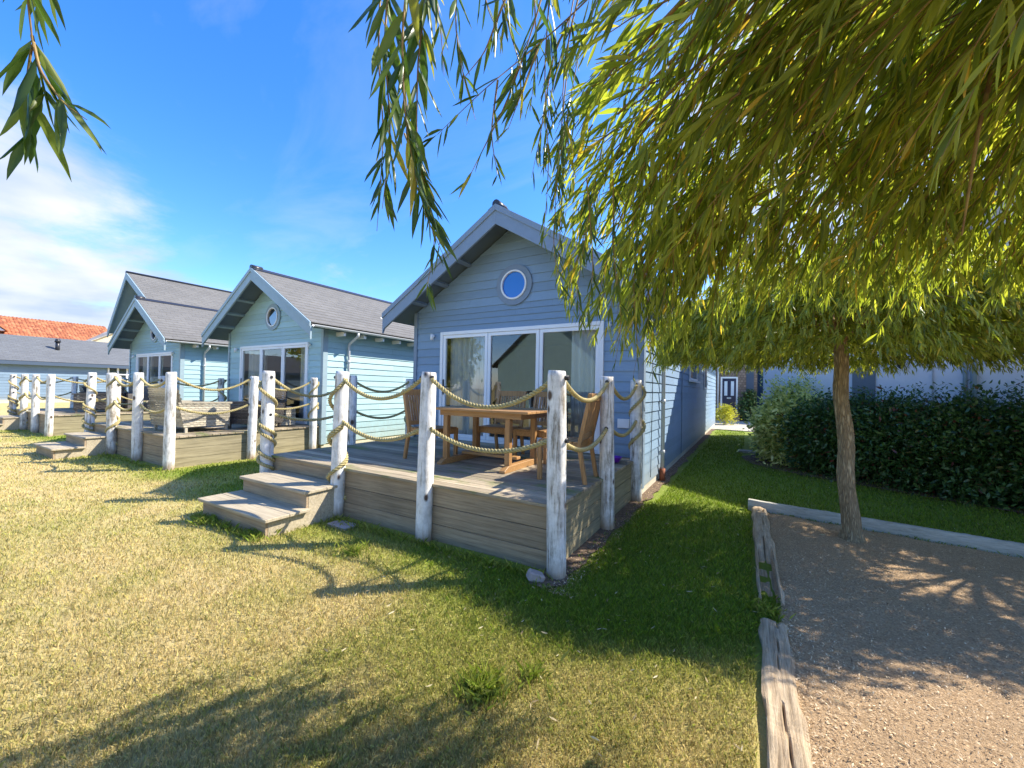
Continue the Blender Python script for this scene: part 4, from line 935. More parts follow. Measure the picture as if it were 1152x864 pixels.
# ------------------------------------------------------------------ decks, fences, steps
POSTR = .083
def deck(label, xr, a, dz=.58, depth=3.0):
    a1, a2, a3 = a; yF = 3.16; root = thing('timber_deck', label, 'deck', (xr, yF, 0), 0, 'timber decks in front of the huts')
    xl = -a3 + .02; xr_ = -.055
    mb = MB(); y = .03; bw = .135; i = 0
    while y < depth - .02:
        y2 = min(y + bw, depth); joints = [xl - .03] + sorted([xl + (xr_ - xl) * (.3 + .4 * random.random())]) + [xr_ + .03]
        for j in range(len(joints) - 1): mb.box((joints[j] + .0015, y, dz - .028 + random.random() * .002), (joints[j + 1] - .0015, y2 - .009, dz + random.random() * .002))
        y = y2
    mb.build('deck_board', 'deck_wood', root)
    mb = MB(); hts = [(-.03, .155), (.16, .345), (.35, dz - .031)]
    for z0, z1 in hts:
        js = [xl, -a2, -a1, xr_ - .025]
        for j in range(3): mb.box((js[j] + .002, .07, z0), (js[j + 1] - .002, .095, z1))
    mb.build('front_board', 'fascia_wood', root, .003)
    for xx in (xr_ - .025, xl):
        for z0, z1 in hts:
            mb = MB(); mb.box((xx, .098, z0), (xx + .025, depth, z1)); mb.build('side_board', 'fascia_wood_side', root, .003)
    return root
def post_mesh(seed, r=POSTR, H=1.76):
    rr = random.Random(seed); n_ = 22; m_ = 40; vs = []; lx, ly = rr.gauss(0, .012), rr.gauss(0, .012); ph = rr.random() * 6
    for i in range(m_):
        z = -.15 + (H + .15) * i / (m_ - 1)
        rad = r * (1.02 - .05 * i / (m_ - 1) + .02 * math.sin(z * 4 + ph))
        if i == m_ - 1: rad *= .93
        for k_ in range(n_):
            w = 6.2832 * k_ / n_; q = 1 + .035 * math.sin(3 * w + ph) + .018 * math.sin(7 * w + z * 2) + .012 * (rr.random() - .5)
            vs.append((math.cos(w) * rad * q + lx * z, math.sin(w) * rad * q + ly * z, z if i < m_ - 1 else z + .004 * math.sin(w + ph)))
    fs = [(i * n_ + k_, i * n_ + (k_ + 1) % n_, (i + 1) * n_ + (k_ + 1) % n_, (i + 1) * n_ + k_) for i in range(m_ - 1) for k_ in range(n_)]
    mb = MB(); mb.add(vs, fs, True); mb.f.append(tuple((m_ - 1) * n_ + k_ for k_ in range(n_))); mb.sm.append(False); return mb
def rope_mesh(mb, pts, r=.022, strands=3, pitch_=.115, sides=7):
    P = [Vector(p) for p in pts]; L = [0]
    for i in range(1, len(P)): L.append(L[-1] + (P[i] - P[i - 1]).length)
    n_ = max(4, int(L[-1] / .0105)); Q = []; j = 0
    for i in range(n_ + 1):
        s_ = L[-1] * i / n_
        while j < len(L) - 2 and L[j + 1] < s_: j += 1
        Q.append(P[j].lerp(P[j + 1], (s_ - L[j]) / max(1e-9, L[j + 1] - L[j])))
    prev = None; fr = []
    for i in range(n_ + 1):
        t_ = (Q[min(i + 1, n_)] - Q[max(i - 1, 0)]).normalized()
        a_ = t_.orthogonal().normalized() if prev is None else (prev - t_ * prev.dot(t_)).normalized(); prev = a_; fr.append((a_, t_.cross(a_)))
    for k_ in range(strands):
        sp = []
        for i in range(n_ + 1):
            w = 6.2832 * (L[-1] * i / n_ / pitch_ + k_ / strands); sp.append(Q[i] + (fr[i][0] * math.cos(w) + fr[i][1] * math.sin(w)) * r * .60)
        mb.tube(sp, r * .49, sides, True)
def sagrope(p, q, sag, n_=26):
    p = Vector(p); q = Vector(q); return [p.lerp(q, i / n_) - Vector((0, 0, sag * (1 - (2 * i / n_ - 1) ** 2))) for i in range(n_ + 1)]
def spiral(x, y, z0, z1, turns, a0, r=POSTR + .019, n_=60, hang=0):
    return [(x + math.cos(a0 + turns * 6.2832 * i / n_) * r, y + math.sin(a0 + turns * 6.2832 * i / n_) * r, z0 + (z1 - z0) * i / n_ - hang * math.sin(math.pi * i / n_)) for i in range(n_ + 1)]
def fence(label, xr, a, left_side=True, seed=0):
    a1, a2, a3 = a; root = thing('rope_fence', label, 'fence', (xr, 3.16, 0), 0, 'post and rope fences round the decks')
    pos = {'R2': (0, 2.80), 'R1': (0, 1.40), 'P3': (0, 0), 'P2': (-a1, 0), 'P1': (-a2, 0), 'P0': (-a3, 0), 'L1': (-a3, 1.40), 'L2': (-a3, 2.80)}
    for i, (k_, (x_, y_)) in enumerate(pos.items()):
        o_ = post_mesh(seed * 10 + i, H=1.76 + random.Random(seed * 9 + i).gauss(0, .012)).build('post', 'peeling_white', root, 0, (x_, y_, 0))
    zu, zl = 1.685, 1.155
    def span(A, B, zz, sag):
        (xa, ya), (xb, yb) = pos[A], pos[B]; dx, dy = xb - xa, yb - ya; l_ = math.hypot(dx, dy); e = .05
        return sagrope((xa + dx / l_ * e, ya + dy / l_ * e, zz + random.gauss(0, .008)), (xb - dx / l_ * e, yb - dy / l_ * e, zz + random.gauss(0, .008)), sag)
    runs = [('P3', 'P2'), ('P2', 'P1'), ('R1', 'P3'), ('R2', 'R1'), ('P0', 'L1'), ('L1', 'L2')]
    for A, B in runs:
        for zz, s_ in ((zu, .195), (zl, .165)):
            mb = MB(); rope_mesh(mb, span(A, B, zz, s_ * (1 + random.gauss(0, .2)))); mb.build('rope', 'rope', root)
    # free ends wound round the gate posts and the last posts
    def wound(k_, a0, turns, z0, z1, rs=1):
        x_, y_ = pos[k_]; mb = MB()
        rope_mesh(mb, spiral(x_, y_, z0, z1, turns, a0, n_=int(50 * abs(turns)) + 10)); mb.build('rope', 'rope', root)
    wound('P1', 0.3, -.85, zu - .02, zl - .05); wound('P1', .2, -1.95, zl - .02, .20); wound('P1', -.15, -.95, zl - .07, .62)
    wound('P0', 2.8, 1.0, zu - .02, zl + .02); wound('P0', 2.9, 1.9, zl - .02, .40); wound('P0', 2.5, .95, zl - .07, .66); wound('P0', 2.4, .8, .62, .36)
    wound('R2', 1.3, -1.1, zu - .02, 1.0); wound('R2', 1.0, -.9, zl, .62); wound('L2', 1.5, 1.2, zu, 1.0); wound('L2', 1.5, 1.2, zl, .5)
    for k_, (x_, y_) in pos.items():
        for zz in (zu, zl):
            e_ = POSTR + .0015; d_ = (e_, 0, 0) if k_[0] == 'P' else (0, e_, 0)
            mb = MB(); mb.tube([(-d_[0], -d_[1], zz), (d_[0], d_[1], zz)], .021, 10); mb.build('rope_hole', 'black_plastic', root, 0, (x_, y_, 0))
    return root
def steps(label, x0, x1, yf=3.16):
    root = thing('wooden_steps', label, 'steps', ((x0 + x1) / 2, yf, 0), 0, 'wooden steps up to the decks'); w = (x1 - x0) / 2
    for i, (yb, ya, z) in enumerate(((-.42, -.86, .20), (.05, -.42, .39))):
        mb = MB(); e = .035; ww = w + (.06 if i == 0 else .03)
        mb.box((-ww, ya - e, z - .035), (ww, (ya + yb) / 2 - .002, z)); mb.box((-ww, (ya + yb) / 2 + .002, z - .035), (ww, yb - (.0 if i else -.02), z - .001)); mb.build('tread', 'step_wood', root, .005)
        mb = MB(); mb.box((-w, ya, -.04), (w, ya + .028, z - .036)) if i == 0 else mb.box((-w, ya, .16), (w, ya + .028, z - .036)); mb.build('riser', 'fascia_wood', root, .003)
    for s_ in (-1, 1):
        mb = MB(); mb.prism([(-.83, -.04), (.04, -.04), (.04, .354), (-.39, .354), (-.39, .164), (-.83, .164)], 0, s_ * w, s_ * (w - .028)); mb.build('side_panel', 'step_wood', root, .003)
    return root
a_d1 = (1.51, 2.93, 4.50)
deck('grey timber deck of the nearest hut carrying the teak dining set', -1.386, a_d1)
fence('white peeling posts and thick ropes round the nearest deck', -1.386, a_d1, seed=1)
steps('two weathered wooden steps up to the nearest deck', -5.63, -4.27)
deck('grey timber deck of the middle hut carrying wicker furniture', -9.10, a_d1)
fence('white peeling posts and ropes round the middle deck with the wicker furniture', -9.10, a_d1, seed=2)
steps('two wooden steps up to the middle deck with wicker seats', -13.35, -12.05)
deck('grey timber deck of the far left hut with black garden seats', -17.05, a_d1)
fence('white posts and ropes round the farthest deck at the left edge of the photo', -17.05, a_d1, seed=3)
steps('wooden steps of the farthest deck at the left edge of the photo', -21.3, -20.0)
# post bolt heads
# ------------------------------------------------------------------ teak dining set
ZD = .58
table = thing('dining_table', 'rectangular teak trestle dining table on the nearest deck', 'table', (-2.92, 4.50, ZD))
mb = MB()
for i in range(8): mb.box((-.75, -.45 + .113 * i, .712), (.75, -.45 + .113 * i + .109, .74 + .0004 * i))
mb.build('tabletop', 'teak', table, .003)
mb = MB(); mb.box((-.62, -.37, .64), (.62, -.345, .711)); mb.box((-.62, .345, .64), (.62, .37, .711)); mb.box((-.62, -.345, .64), (-.595, .345, .711)); mb.box((.595, -.345, .64), (.62, .345, .711)); mb.build('apron', 'teak', table, .003)
for x_ in (-.53, .43):
    for y_ in (-.33, .33): mb = MB(); mb.box((x_ - .035, y_ - .035, .075), (x_ + .035, y_ + .035, .64)); mb.build('leg', 'teak_up', table, .004)
    mb = MB(); mb.prism([(-.47, 0), (.47, 0), (.47, .03), (.38, .078), (-.38, .078), (-.47, .03)], 0, x_ - .04, x_ + .04); mb.build('foot', 'teak', table, .004)
mb = MB(); mb.box((-.49, -.05, .10), (.39, .05, .135)); mb.build('stretcher', 'teak', table, .004)
def chair_proto(label, loc, rz):
    """slatted teak chair, faces +X local"""
    r = thing('garden_chair', label, 'chair', loc, rz, 'slatted teak chairs round the dining table')
    mb = MB()
    for i in range(7): mb.box((-.20 + .066 * i, -.235, .425), (-.20 + .066 * i + .056, .235, .445))
    mb.build('seat', 'teak', r, .003)
    mb = MB(); mb.box((-.20, -.235, .35), (.25, -.21, .424)); mb.box((-.20, .21, .35), (.25, .235, .424)); mb.box((.225, -.21, .35), (.25, .21, .424)); mb.box((-.2, -.21, .35), (-.175, .21, .424)); mb.build('seat_frame', 'teak', r, .003)
    for s_ in (-1, 1):
        mb = MB(); mb.box((.205, s_ * .245 - .024, 0), (.252, s_ * .245 + .024, .43)); mb.build('leg', 'teak_up', r, .003)
        mb = MB(); mb.beam((-.29, s_ * .235, 0), (-.215, s_ * .235, .42), .044, .044, (0, 1, 0)); mb.beam((-.215, s_ * .235, .40), (-.335, s_ * .235, .97), .044, .040, (0, 1, 0)); mb.build('leg', 'teak_up', r, .003)
    mb = MB(); mb.beam((-.325, -.215, .93), (-.325, .215, .93), .028, .085); mb.beam((-.235, -.215, .50), (-.235, .215, .50), .026, .06)
    for i in range(9): y_ = -.185 + .0463 * i; mb.beam((-.237, y_, .52), (-.32, y_, .90), .014, .030, (0, 1, 0))
    mb.build('backrest', 'teak_up', r, .002); return r
ch = chair_proto('teak slatted chair at the left end of the dining table', (-3.85, 4.34, ZD), 0)
copy_tree(ch, 'teak slatted chair at the right end of the dining table, seen from its back', (-1.79, 4.30, ZD), math.pi + .08)
copy_tree(ch, 'left one of the two teak slatted chairs behind the table, before the middle door pane', (-3.22, 5.15, ZD), -math.pi / 2)
copy_tree(ch, 'right one of the two teak chairs behind the table, partly behind the corner post', (-2.58, 5.15, ZD), -math.pi / 2 - .05)
# purple bowl
bw_ = MB(); prof = [(.001, .004), (.07, .004), (.11, .07), (.115, .075), (.105, .07), (.066, .012), (.001, .012)]; vs = []; n_ = 24
for r_, z_ in prof:
    for k_ in range(n_): vs.append((math.cos(6.2832 * k_ / n_) * r_, math.sin(6.2832 * k_ / n_) * r_, z_))
bw_.add(vs, [(i * n_ + k_, i * n_ + (k_ + 1) % n_, (i + 1) * n_ + (k_ + 1) % n_, (i + 1) * n_ + k_) for i in range(len(prof) - 1) for k_ in range(n_)], True)
tag(bw_.build('pet_bowl', 'purple_plastic', None, 0, (-1.62, 5.62, .584)), 'purple plastic bowl on the deck by the hut corner', 'bowl')
# stone
st_ = MB(); st_.obox((0, 0, .035), (.05, .035, -.02), (-.035, .04, .0), (.012, .01, .035)); tag(st_.build('stone', 'stone_pink', None, .012, (-1.50, 2.99, 0)), 'small pinkish stone block at the foot of the corner post', 'stone')
tag((lambda m__: m__.build('paving_slab', 'stone_pink', None, .008, (-3.95, 2.98, 0)))(MB().box((-.16, -.09, -.02), (.16, .09, .02))), 'flat stone slab beside the wooden steps', 'slab')
tag((lambda m__: m__.build('stepping_stone', 'paving', None, .008, (0.02, 12.6, 0)))(MB().box((-.25, -.14, -.02), (.25, .14, .05))), 'flat pale stone slab in the grass by the pale shrub', 'slab')

# ------------------------------------------------------------------ wicker furniture (middle deck)
def weave_panel(mb, p0, p1, p2, p3, rows, cols, bulge=.006):
    """woven panel between four corners made of over/under horizontal strands"""
    p0, p1, p2, p3 = map(Vector, (p0, p1, p2, p3)); nn_ = (p1 - p0).cross(p3 - p0).normalized()
    for i in range(rows):
        v0, v1 = i / rows, (i + .86) / rows; pr = []
        for j in range(cols + 1):
            u = j / cols; s_ = bulge * (1 if (i + j) % 2 else -1); a_ = p0.lerp(p1, u); b_ = p3.lerp(p2, u); pr += [a_.lerp(b_, v0) + nn_ * s_, a_.lerp(b_, v1) + nn_ * s_]
        mb.add(pr, [(2 * j, 2 * j + 2, 2 * j + 3, 2 * j + 1) for j in range(cols)])
def wicker_armchair(name, label, loc, rz, mat, w=.72, h=.88, d=.75, cush='cushion'):
    r = thing(name, label, 'armchair', loc, rz, 'wicker seats on the decks')
    mb = MB(); hw = w / 2
    weave_panel(mb, (-hw, -d / 2 - .06, .12), (hw, -d / 2 - .06, .12), (hw * .85, -d / 2 - .18, h), (-hw * .85, -d / 2 - .18, h), 18, 16)
    weave_panel(mb, (-hw * .8, -d / 2 + .02, .42), (hw * .8, -d / 2 + .02, .42), (hw * .8, -d / 2 - .12, h), (-hw * .8, -d / 2 - .12, h), 12, 14); mb.build('backrest', mat, r)
    for s_ in (-1, 1):
        mb = MB(); weave_panel(mb, (s_ * hw, d / 2, .12), (s_ * hw, -d / 2 - .06, .12), (s_ * hw, -d / 2 - .16, .62), (s_ * hw, d / 2, .58), 12, 14); weave_panel(mb, (s_ * (hw - .09), d / 2, .12), (s_ * (hw - .09), -d / 2, .12), (s_ * (hw - .09), -d / 2 - .1, .62), (s_ * (hw - .09), d / 2, .58), 12, 14)
        mb.obox((s_ * (hw - .045), -.03, .60), (.055, 0, 0), (0, d / 2 + .08, -.012), (0, 0, .018)); mb.box((s_ * hw, d / 2, .08), (s_ * (hw - .09), d / 2 + .012, .6)); mb.build('armrest', mat, r)
    mb = MB(); mb.box((-hw + .09, -d / 2, .10), (hw - .09, d / 2, .32)); mb.build('seat', mat, r, .01)
    mb = MB(); mb.box((-hw + .1, -d / 2 + .02, .322), (hw - .1, d / 2 - .02, .42)); mb.build('cushion', cush, r, .03)
    for x_ in (-hw + .04, hw - .04):
        for y_ in (-d / 2, d / 2 - .04): mb = MB(); mb.box((x_ - .022, y_ - .022, 0), (x_ + .022, y_ + .022, .11)); mb.build('leg', mat, r)
    return r
wc = wicker_armchair('wicker_armchair', 'wide pale wicker armchair with its back turned, on the middle deck', (-10.25, 3.95, ZD), .12, 'wicker_light', 1.15, .9, .8)
wicker_armchair('wicker_armchair', 'dark wicker armchair beside the pale one, below the middle hut downpipe', (-9.75, 4.95, ZD), 1.9, 'wicker_dark')
ot = thing('wicker_bench', 'low boxy wicker bench on the middle deck behind its right corner posts', 'bench', (-9.75, 5.35, ZD), 0)
ot.location = (-10.35, 5.55, ZD)
mb = MB(); W_, D_, H_ = 1.5, .55, .44
for (p, q) in (((-W_/2, -D_/2), (W_/2, -D_/2)), ((W_/2, -D_/2), (W_/2, D_/2)), ((-W_/2, D_/2), (-W_/2, -D_/2))): weave_panel(mb, (*p, .03), (*q, .03), (*q, H_), (*p, H_), 8, 24)
mb.build('base', 'wicker_light', ot); mb = MB(); mb.box((-W_/2 - .01, -D_/2 - .01, H_), (W_/2 + .01, D_/2 + .01, H_ + .025)); mb.build('top', 'wicker_dark', ot, .005)
mb = MB(); mb.box((-W_/2 + .05, -D_/2 + .05, H_ + .026), (-.05, D_/2 - .05, H_ + .11)); mb.build('cushion', 'teak', ot, .02)
tb = thing('coffee_table', 'low wicker coffee table in front of the middle hut patio door', 'table', (-11.6, 5.1, ZD), 0)
mb = MB(); mb.box((-.45, -.3, .36), (.45, .3, .39)); mb.build('tabletop', 'wicker_dark', tb, .005)
for x_ in (-.4, .4):
    for y_ in (-.25, .25): mb = MB(); mb.box((x_ - .02, y_ - .02, 0), (x_ + .02, y_ + .02, .359)); mb.build('leg', 'wicker_dark', tb)
wicker_armchair('wicker_armchair', 'black garden armchair on the far left deck behind its corner post', (-18.2, 4.4, ZD), 2.6, 'wicker_dark', .8, .86, .8, 'black_plastic')
wicker_armchair('wicker_armchair', 'black garden armchair standing alone at the left of the farthest deck', (-19.8, 5.0, ZD), -.6, 'wicker_dark', .8, .86, .8, 'black_plastic')
sf = thing('garden_sofa', 'wide black garden sofa on the farthest deck, left of the black armchair', 'sofa', (-19.0, 5.4, ZD), 0)
mb = MB(); mb.box((-.95, -.35, .1), (.95, .35, .36)); mb.build('seat', 'wicker_dark', sf, .02); mb = MB(); mb.box((-.95, .25, .37), (.95, .4, .85)); mb.build('backrest', 'wicker_dark', sf, .02)
for s_ in (-1, 1): mb = MB(); mb.box((s_ * .96, -.35, .1), (s_ * 1.08, .38, .6)); mb.build('armrest', 'wicker_dark', sf, .02)
mb = MB(); mb.box((-.93, -.33, .362), (.93, .24, .45)); mb.build('cushion', 'black_plastic', sf, .03)

# ------------------------------------------------------------------ timber edging of the bark bed
def plank(name, label, pts, w, h, mat, seed, parent=None, broken=False, n_=110):
    rr = random.Random(seed); P = [Vector(p) for p in pts]; vs = []; m_ = 18
    for i in range(n_ + 1):
        u = i / n_; p = P[0].lerp(P[1], u); d_ = (P[1] - P[0]).normalized(); s_ = Vector((-d_.y, d_.x, 0)); hh = h * (1 + .015 * rr.gauss(0, 1))
        for k_ in range(m_ + 1):
            v = k_ / m_ - .5; zz = hh * (1 - (.5 * (abs(v) * 2) ** 8)) ; 
            e = 0
            if broken:
                q1 = float(vn(np.array([u * 40. + seed * 9]), np.array([k_ * .45]), 2.2)[0]); q2 = float(vn(np.array([u * 22. + seed]), np.array([3.0]), 1.6)[0])
                crack = max(0, 1 - abs(v - .12 - .13 * math.sin(u * 5 + seed)) / .04); zz += .018 * (q1 - .5) - .03 * crack * max(0, min(1, (q2 - .35) * 4)); e = (.03 * (q2 - .5) if k_ in (0, m_) else 0)
                if seed == 2 and u > .55: zz -= .075 * min(1, (u - .55) * 8) * (1 if abs(v) < .36 else .15)
            vs.append(p + s_ * (v * w + e) + Vector((0, 0, zz)))
        vs.append(p + s_ * (.5 * w) + Vector((0, 0, -.05))); vs.append(p + s_ * (-.5 * w) + Vector((0, 0, -.05)))
    c_ = m_ + 3; order = list(range(m_ + 1)) + [m_ + 1, m_ + 2]; fs = []
    for i in range(n_):
        for k_ in range(c_):
            a_, b_ = order[k_], order[(k_ + 1) % c_]; fs.append((i * c_ + a_, i * c_ + b_, (i + 1) * c_ + b_, (i + 1) * c_ + a_))
    fs.append(tuple(order)); fs.append(tuple(n_ * c_ + k_ for k_ in order[::-1]))
    mb = MB(); mb.add(vs, fs); o_ = mb.build(name, mat, parent)
    return o_
tag(plank('edging_timber', '', [(.02, 6.46, 0), (5.5, 5.62, 0)], .10, .13, 'timber_pale', 1), 'long pale grey edging timber behind the willow trunk', 'edging timber')
tag(plank('edging_timber', '', [(.145, 6.36, 0), (.165, 3.60, 0)], .17, .06, 'rotten_wood', 2, None, True), 'dark rotten edging timber with a broken hollow, meeting the long pale one', 'edging timber')
tag(plank('edging_timber', '', [(.165, 3.30, 0), (.165, 1.2, 0)], .16, .035, 'rotten_wood', 3, None, True), 'cracked sunlit edging timber nearest the viewer at the lower right', 'edging timber')

# ------------------------------------------------------------------ white house on the right
wh = thing('white_house', 'white rendered house behind the shrub row at the right', 'house', (0, 0, 0))
foot = [(.24, 12.02), (3.6, 9.88), (11, 5.1), (15, 11), (.75, 18.6)]; HH = 4.3
mb = MB(); mb.prism(foot[::-1], 2, -.1, HH); mb.build('wall', 'render_white', wh)
A_ = Vector((.24, 12.02, 0)); B_ = Vector((11, 5.1, 0)); dW = (B_ - A_).normalized(); nW = Vector((dW.y, -dW.x, 0)) 
if nW.dot(Vector((-1, -1, 0))) < 0: nW = -nW
mb = MB(); e = [Vector((*p, 0)) for p in foot]; cen_ = sum(e, Vector()) / len(e); rim = [p + (p - cen_).normalized() * .45 for p in e]
vs = [(p.x, p.y, HH - .02) for p in rim] + [(p.x, p.y, HH + .08) for p in rim] + [(cen_.x, cen_.y, HH + 2.4)]; k_ = len(e)
mb.add(vs, [tuple(range(k_))] + [(i, (i + 1) % k_, k_ + (i + 1) % k_, k_ + i) for i in range(k_)] + [(k_ + i, k_ + (i + 1) % k_, 2 * k_) for i in range(k_)]); mb.build('roof', 'slate_dark', wh)
def on_wall(u): return A_ + dW * u
def wall_box(name, u0, u1, z0, z1, out_, mat, parent, base=.002):
    mb = MB(); p = on_wall((u0 + u1) / 2) + nW * (base + out_ / 2); p.z = (z0 + z1) / 2; mb.obox(p, dW * (u1 - u0) / 2, nW * out_ / 2, (0, 0, (z1 - z0) / 2)); return mb.build(name, mat, parent)
wall_box('shutter_door', 1.98, 2.36, .1, 2.35, .03, 'grey_door', wh)
def tube_at(u, o_, z0, z1, r_, mat, name): 
    p = on_wall(u) + nW * o_; mb = MB(); mb.tube([(p.x, p.y, z0), (p.x, p.y, z1)], r_, 10); return mb.build(name, mat, wh)
tube_at(3.72, .06, .1, HH, .04, 'teal_trim', 'downpipe'); tube_at(3.62, .06, .1, HH, .03, 'teal_trim', 'downpipe'); tube_at(3.2, .02, .1, HH, .012, 'gutter_grey', 'cable')
wn_ = wall_box('window', 5.1, 6.3, 1.1, 2.4, .03, 'white_paint', wh); wall_box('pane', 5.16, 6.24, 1.16, 2.34, .008, 'mirror_glass', wn_, .034)
wall_box('corner_post', -.03, .10, -.05, 3.0, .03, 'navy_board', wh)
# lantern hanging from a bracket
ln = MB(); p = on_wall(2.80) + nW * .16; q0 = on_wall(2.80)
ln.tube([(q0.x, q0.y, 2.42), (p.x, p.y, 2.46), (p.x, p.y, 2.34)], .012, 6); ln.tube([(p.x, p.y, 2.34), (p.x, p.y, 2.30)], [.03, .10], 10); ln.tube([(p.x, p.y, 2.30), (p.x, p.y, 2.16)], [.075, .05], 8); ln.tube([(p.x, p.y, 2.16), (p.x, p.y, 2.11)], [.055, .01], 8)
tag(ln.build('wall_lantern', 'metal_dark'), 'black lantern hanging on the white wall above the shrubs', 'lantern')

# ------------------------------------------------------------------ brown shingled house with the navy door
bh = thing('shingled_house', 'brown shingled house with a navy front door at the end of the alley', 'house', (0, 27, 0))
mb = MB(); mb.box((-7, 0, -.1), (3.6, 6, 4.4)); mb.build('wall', 'brown_shingle', bh)
mb = MB(); mb.prism([(-.5, 4.35), (6.5, 4.35), (3, 6.6)], 0, -7.3, 3.9); mb.build('roof', 'slate_dark', bh)
fr = MB(); fr.box((-1.42, -.06, .42), (-1.33, -.002, 2.56)); fr.box((-.61, -.06, .42), (-.52, -.002, 2.56)); fr.box((-1.33, -.06, 2.47), (-.61, -.002, 2.56)); dfr = fr.build('door_frame', 'white_paint', bh)
dd_ = MB(); dd_.box((-1.33, -.04, .46), (-.61, -.004, 2.47)); ddo = dd_.build('door', 'navy_door', bh)
mb = MB(); mb.box((-1.22, -.052, 1.45), (-1.06, -.041, 2.3)); mb.box((-.88, -.052, 1.45), (-.72, -.041, 2.3)); mb.build('pane', 'curtain', ddo)
mb = MB(); mb.box((-1.08, -.055, 1.28), (-.86, -.041, 1.34)); mb.build('letterbox', 'white_paint', ddo)
mb = MB()
for i in range(3): mb.box((-1.55, -.95 + .3 * i, -.05), (-.4, -.65 + .3 * i if i < 2 else -.002, .14 * (i + 1)))
mb.build('step', 'fascia_wood', bh)
mb = MB(); mb.tube([(-1.0, -.03, 2.92), (-1.0, -.14, 2.94)], .03, 8); mb.tube([(-1.0, -.14, 2.96), (-1.0, -.14, 2.82)], [.03, .09], 10); mb.build('wall_light', 'white_paint', bh)
mb = MB(); mb.box((-.1, -.02, 1.5), (.28, -.003, 4.0)); mb.build('dark_panel', 'navy_board', bh)
mb = MB(); mb.tube([(-1.55, -.06, 0), (-1.55, -.06, 3.1), (-1.3, -.12, 3.3), (-1.2, -.2, 3.5)], .045, 8); mb.build('downpipe', 'white_paint', bh)

# ------------------------------------------------------------------ background at the left
def gable_house(name, label, cat, loc, rz, W, L, zw, zr, wallm, roofm, oh=.35, siding_on=False, tiles=False):
    """ridge along local Y, L long, W wide"""
    r = thing(name, label, cat, loc, rz)
    mb = MB()
    if siding_on:
        siding(mb, (W / 2, 0, 0), (0, 1, 0), (1, 0, 0), .0, zw, lambda z: [(0, L)], .19); mb.prism([(-W / 2, -.1), (W / 2 - .003, -.1), (W / 2 - .003, zw), (0, zr - .1), (-W / 2, zw)], 1, 0.003, L)
    else: mb.prism([(-W / 2, -.1), (W / 2, -.1), (W / 2, zw), (0, zr - .1), (-W / 2, zw)], 1, 0, L)
    mb.build('wall', wallm, r)
    sl_ = (zr - zw) / (W / 2); ex = W / 2 + oh; mb = MB()
    if not tiles:
        roof_slope(mb, 0, zr, ex, -oh, L + oh, 1, sl_, .3); roof_slope(mb, 0, zr, -ex, -oh, L + oh, -1, sl_, .3)
    else:
        run = ex; nr = int(run * math.sqrt(1 + sl_ ** 2) / .30); nc = int((L + 2 * oh) / .26)
        for i in range(nr):
            for j in range(nc):
                xa = ex * i / nr; xb = ex * (i + 1) / nr; y0_ = -oh + .26 * j; jit = random.gauss(0, .006)
                za, zb = zr - sl_ * xa, zr - sl_ * xb; vs = []
                for k_ in range(5):
                    yy = y0_ + .26 * k_ / 4; hh = (.055 * math.sin(math.pi * min(1, k_ / 3)) if k_ < 4 else -.005) + jit
                    vs += [(xa, yy, za + hh), (xb, yy, zb + hh + .05)]
                o_ = len(mb.v); mb.add(vs + [(xb, y0_, zb - .01), (xb, y0_ + .26, zb - .01)], [(2 * k_, 2 * k_ + 1, 2 * k_ + 3, 2 * k_ + 2) for k_ in range(4)] + [(1, 10, 11, 9, 7, 5, 3)])
        mb.add([(0, -oh, zr), (-ex, -oh, zr - sl_ * ex), (-ex, L + oh, zr - sl_ * ex), (0, L + oh, zr)], [(0, 1, 2, 3)])
    mb.build('roof', roofm, r)
    return r
sh = gable_house('timber_shed', 'long low pale blue boarded building with a grey roof at the far left', 'building', (-47, -22, 0), 0, 8, 36.5, 3.05, 4.9, 'shed_siding', 'slate_dark', .35, True)
mb = MB(); mb.box((4.36, -.3, 2.62), (4.45, 36.8, 2.86)); mb.build('gutter', 'navy_board', sh)
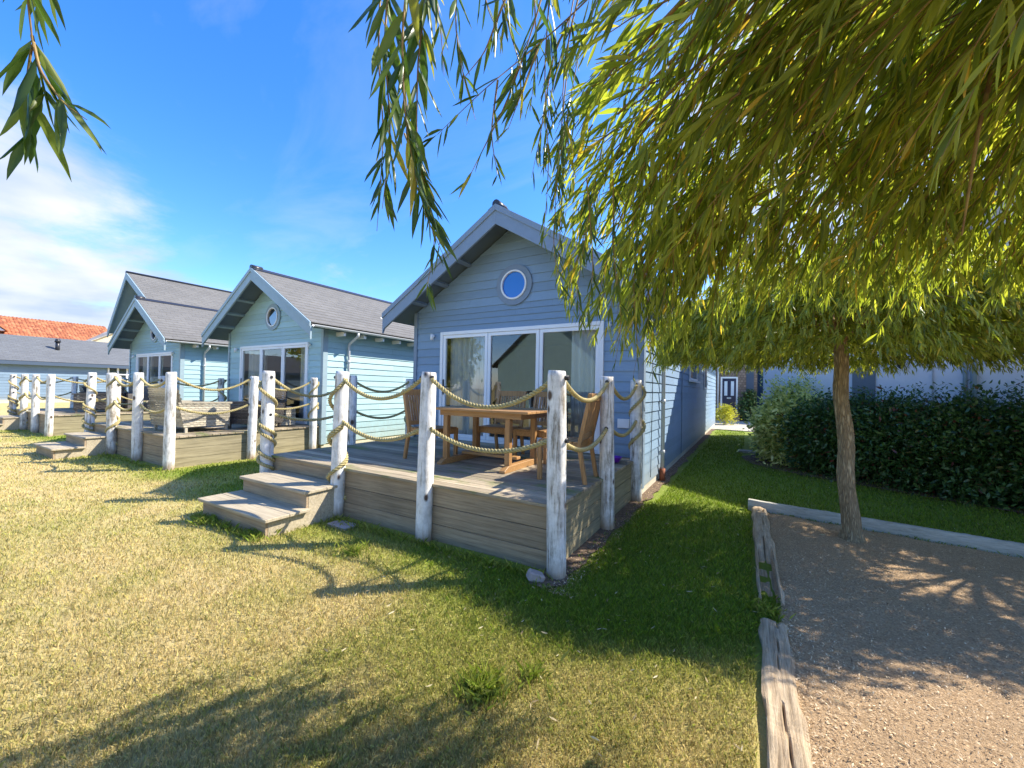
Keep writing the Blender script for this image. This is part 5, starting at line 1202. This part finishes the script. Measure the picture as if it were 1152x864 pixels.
wz = MB(); wz.box((4.03, 32.9, 1.55), (4.1, 34.6, 2.75)); wf = wz.build('window', 'white_paint', sh)
mb = MB()
for y_ in (33.0, 33.55, 34.1):
    for z_ in (1.63, 2.2): mb.box((4.101, y_, z_), (4.108, y_ + .42, z_ + .48))
mb.build('pane', 'mirror_glass', wf)
mb = MB(); mb.tube([(2.2, 30.6, 3.8), (2.2, 30.6, 4.45)], .12, 10); mb.tube([(2.2, 30.6, 4.45), (2.2, 30.6, 4.7)], [.18, .12], 10); mb.build('flue', 'metal_dark', sh)
mb = MB(); mb.box((4.02, -.1, -.05), (4.08, 36.4, .22)); mb.build('plinth', 'plinth', sh)
og = gable_house('tiled_house', 'house with an orange pantile roof beyond the low grey roof', 'house', (-66, -4, 0), 0, 12, 20, 5.0, 8.1, 'render_cream', 'clay_tile', .4, False, True)
for y_ in (11.3,):
    mb = MB(); mb.prism([(y_ - 1.0, 6.2), (y_ + 1.0, 6.2), (y_, 7.05)], 0, 2.4, 5.2); dm = mb.build('dormer', 'white_paint', og); mb = MB()
    mb.prism([(y_ - 1.15, 6.15), (y_, 7.15), (y_ + 1.15, 6.15), (y_ + 1.15, 6.3), (y_, 7.32), (y_ - 1.15, 6.3)], 0, 1.9, 5.4); mb.build('dormer_roof', 'clay_tile', dm)
cg = gable_house('cream_house', 'cream rendered gable end at the right end of the orange roof', 'house', (-60, 17.5, 0), -math.pi / 2, 9.5, 9, 5.3, 8.3, 'render_cream', 'timber_pale', .3)
cg.location = (-68, 17.6, 0); cg.rotation_euler = (0, 0, -math.pi / 2)

# a matching row of huts stands behind the viewer and shows in the glass
bhh = gable_house('boarded_house', 'dark roofed house across the lawn, seen only as a reflection in the panes', 'house', (-9.5, -17, 0), 0, 7, 9, 3.2, 6.2, 'teal_siding', 'slate_dark')
bhh2 = gable_house('boarded_house', 'second dark roofed house across the lawn, reflected in the panes', 'house', (1.5, -19, 0), 0, 7, 9, 3.2, 6.2, 'shed_siding', 'slate_dark')
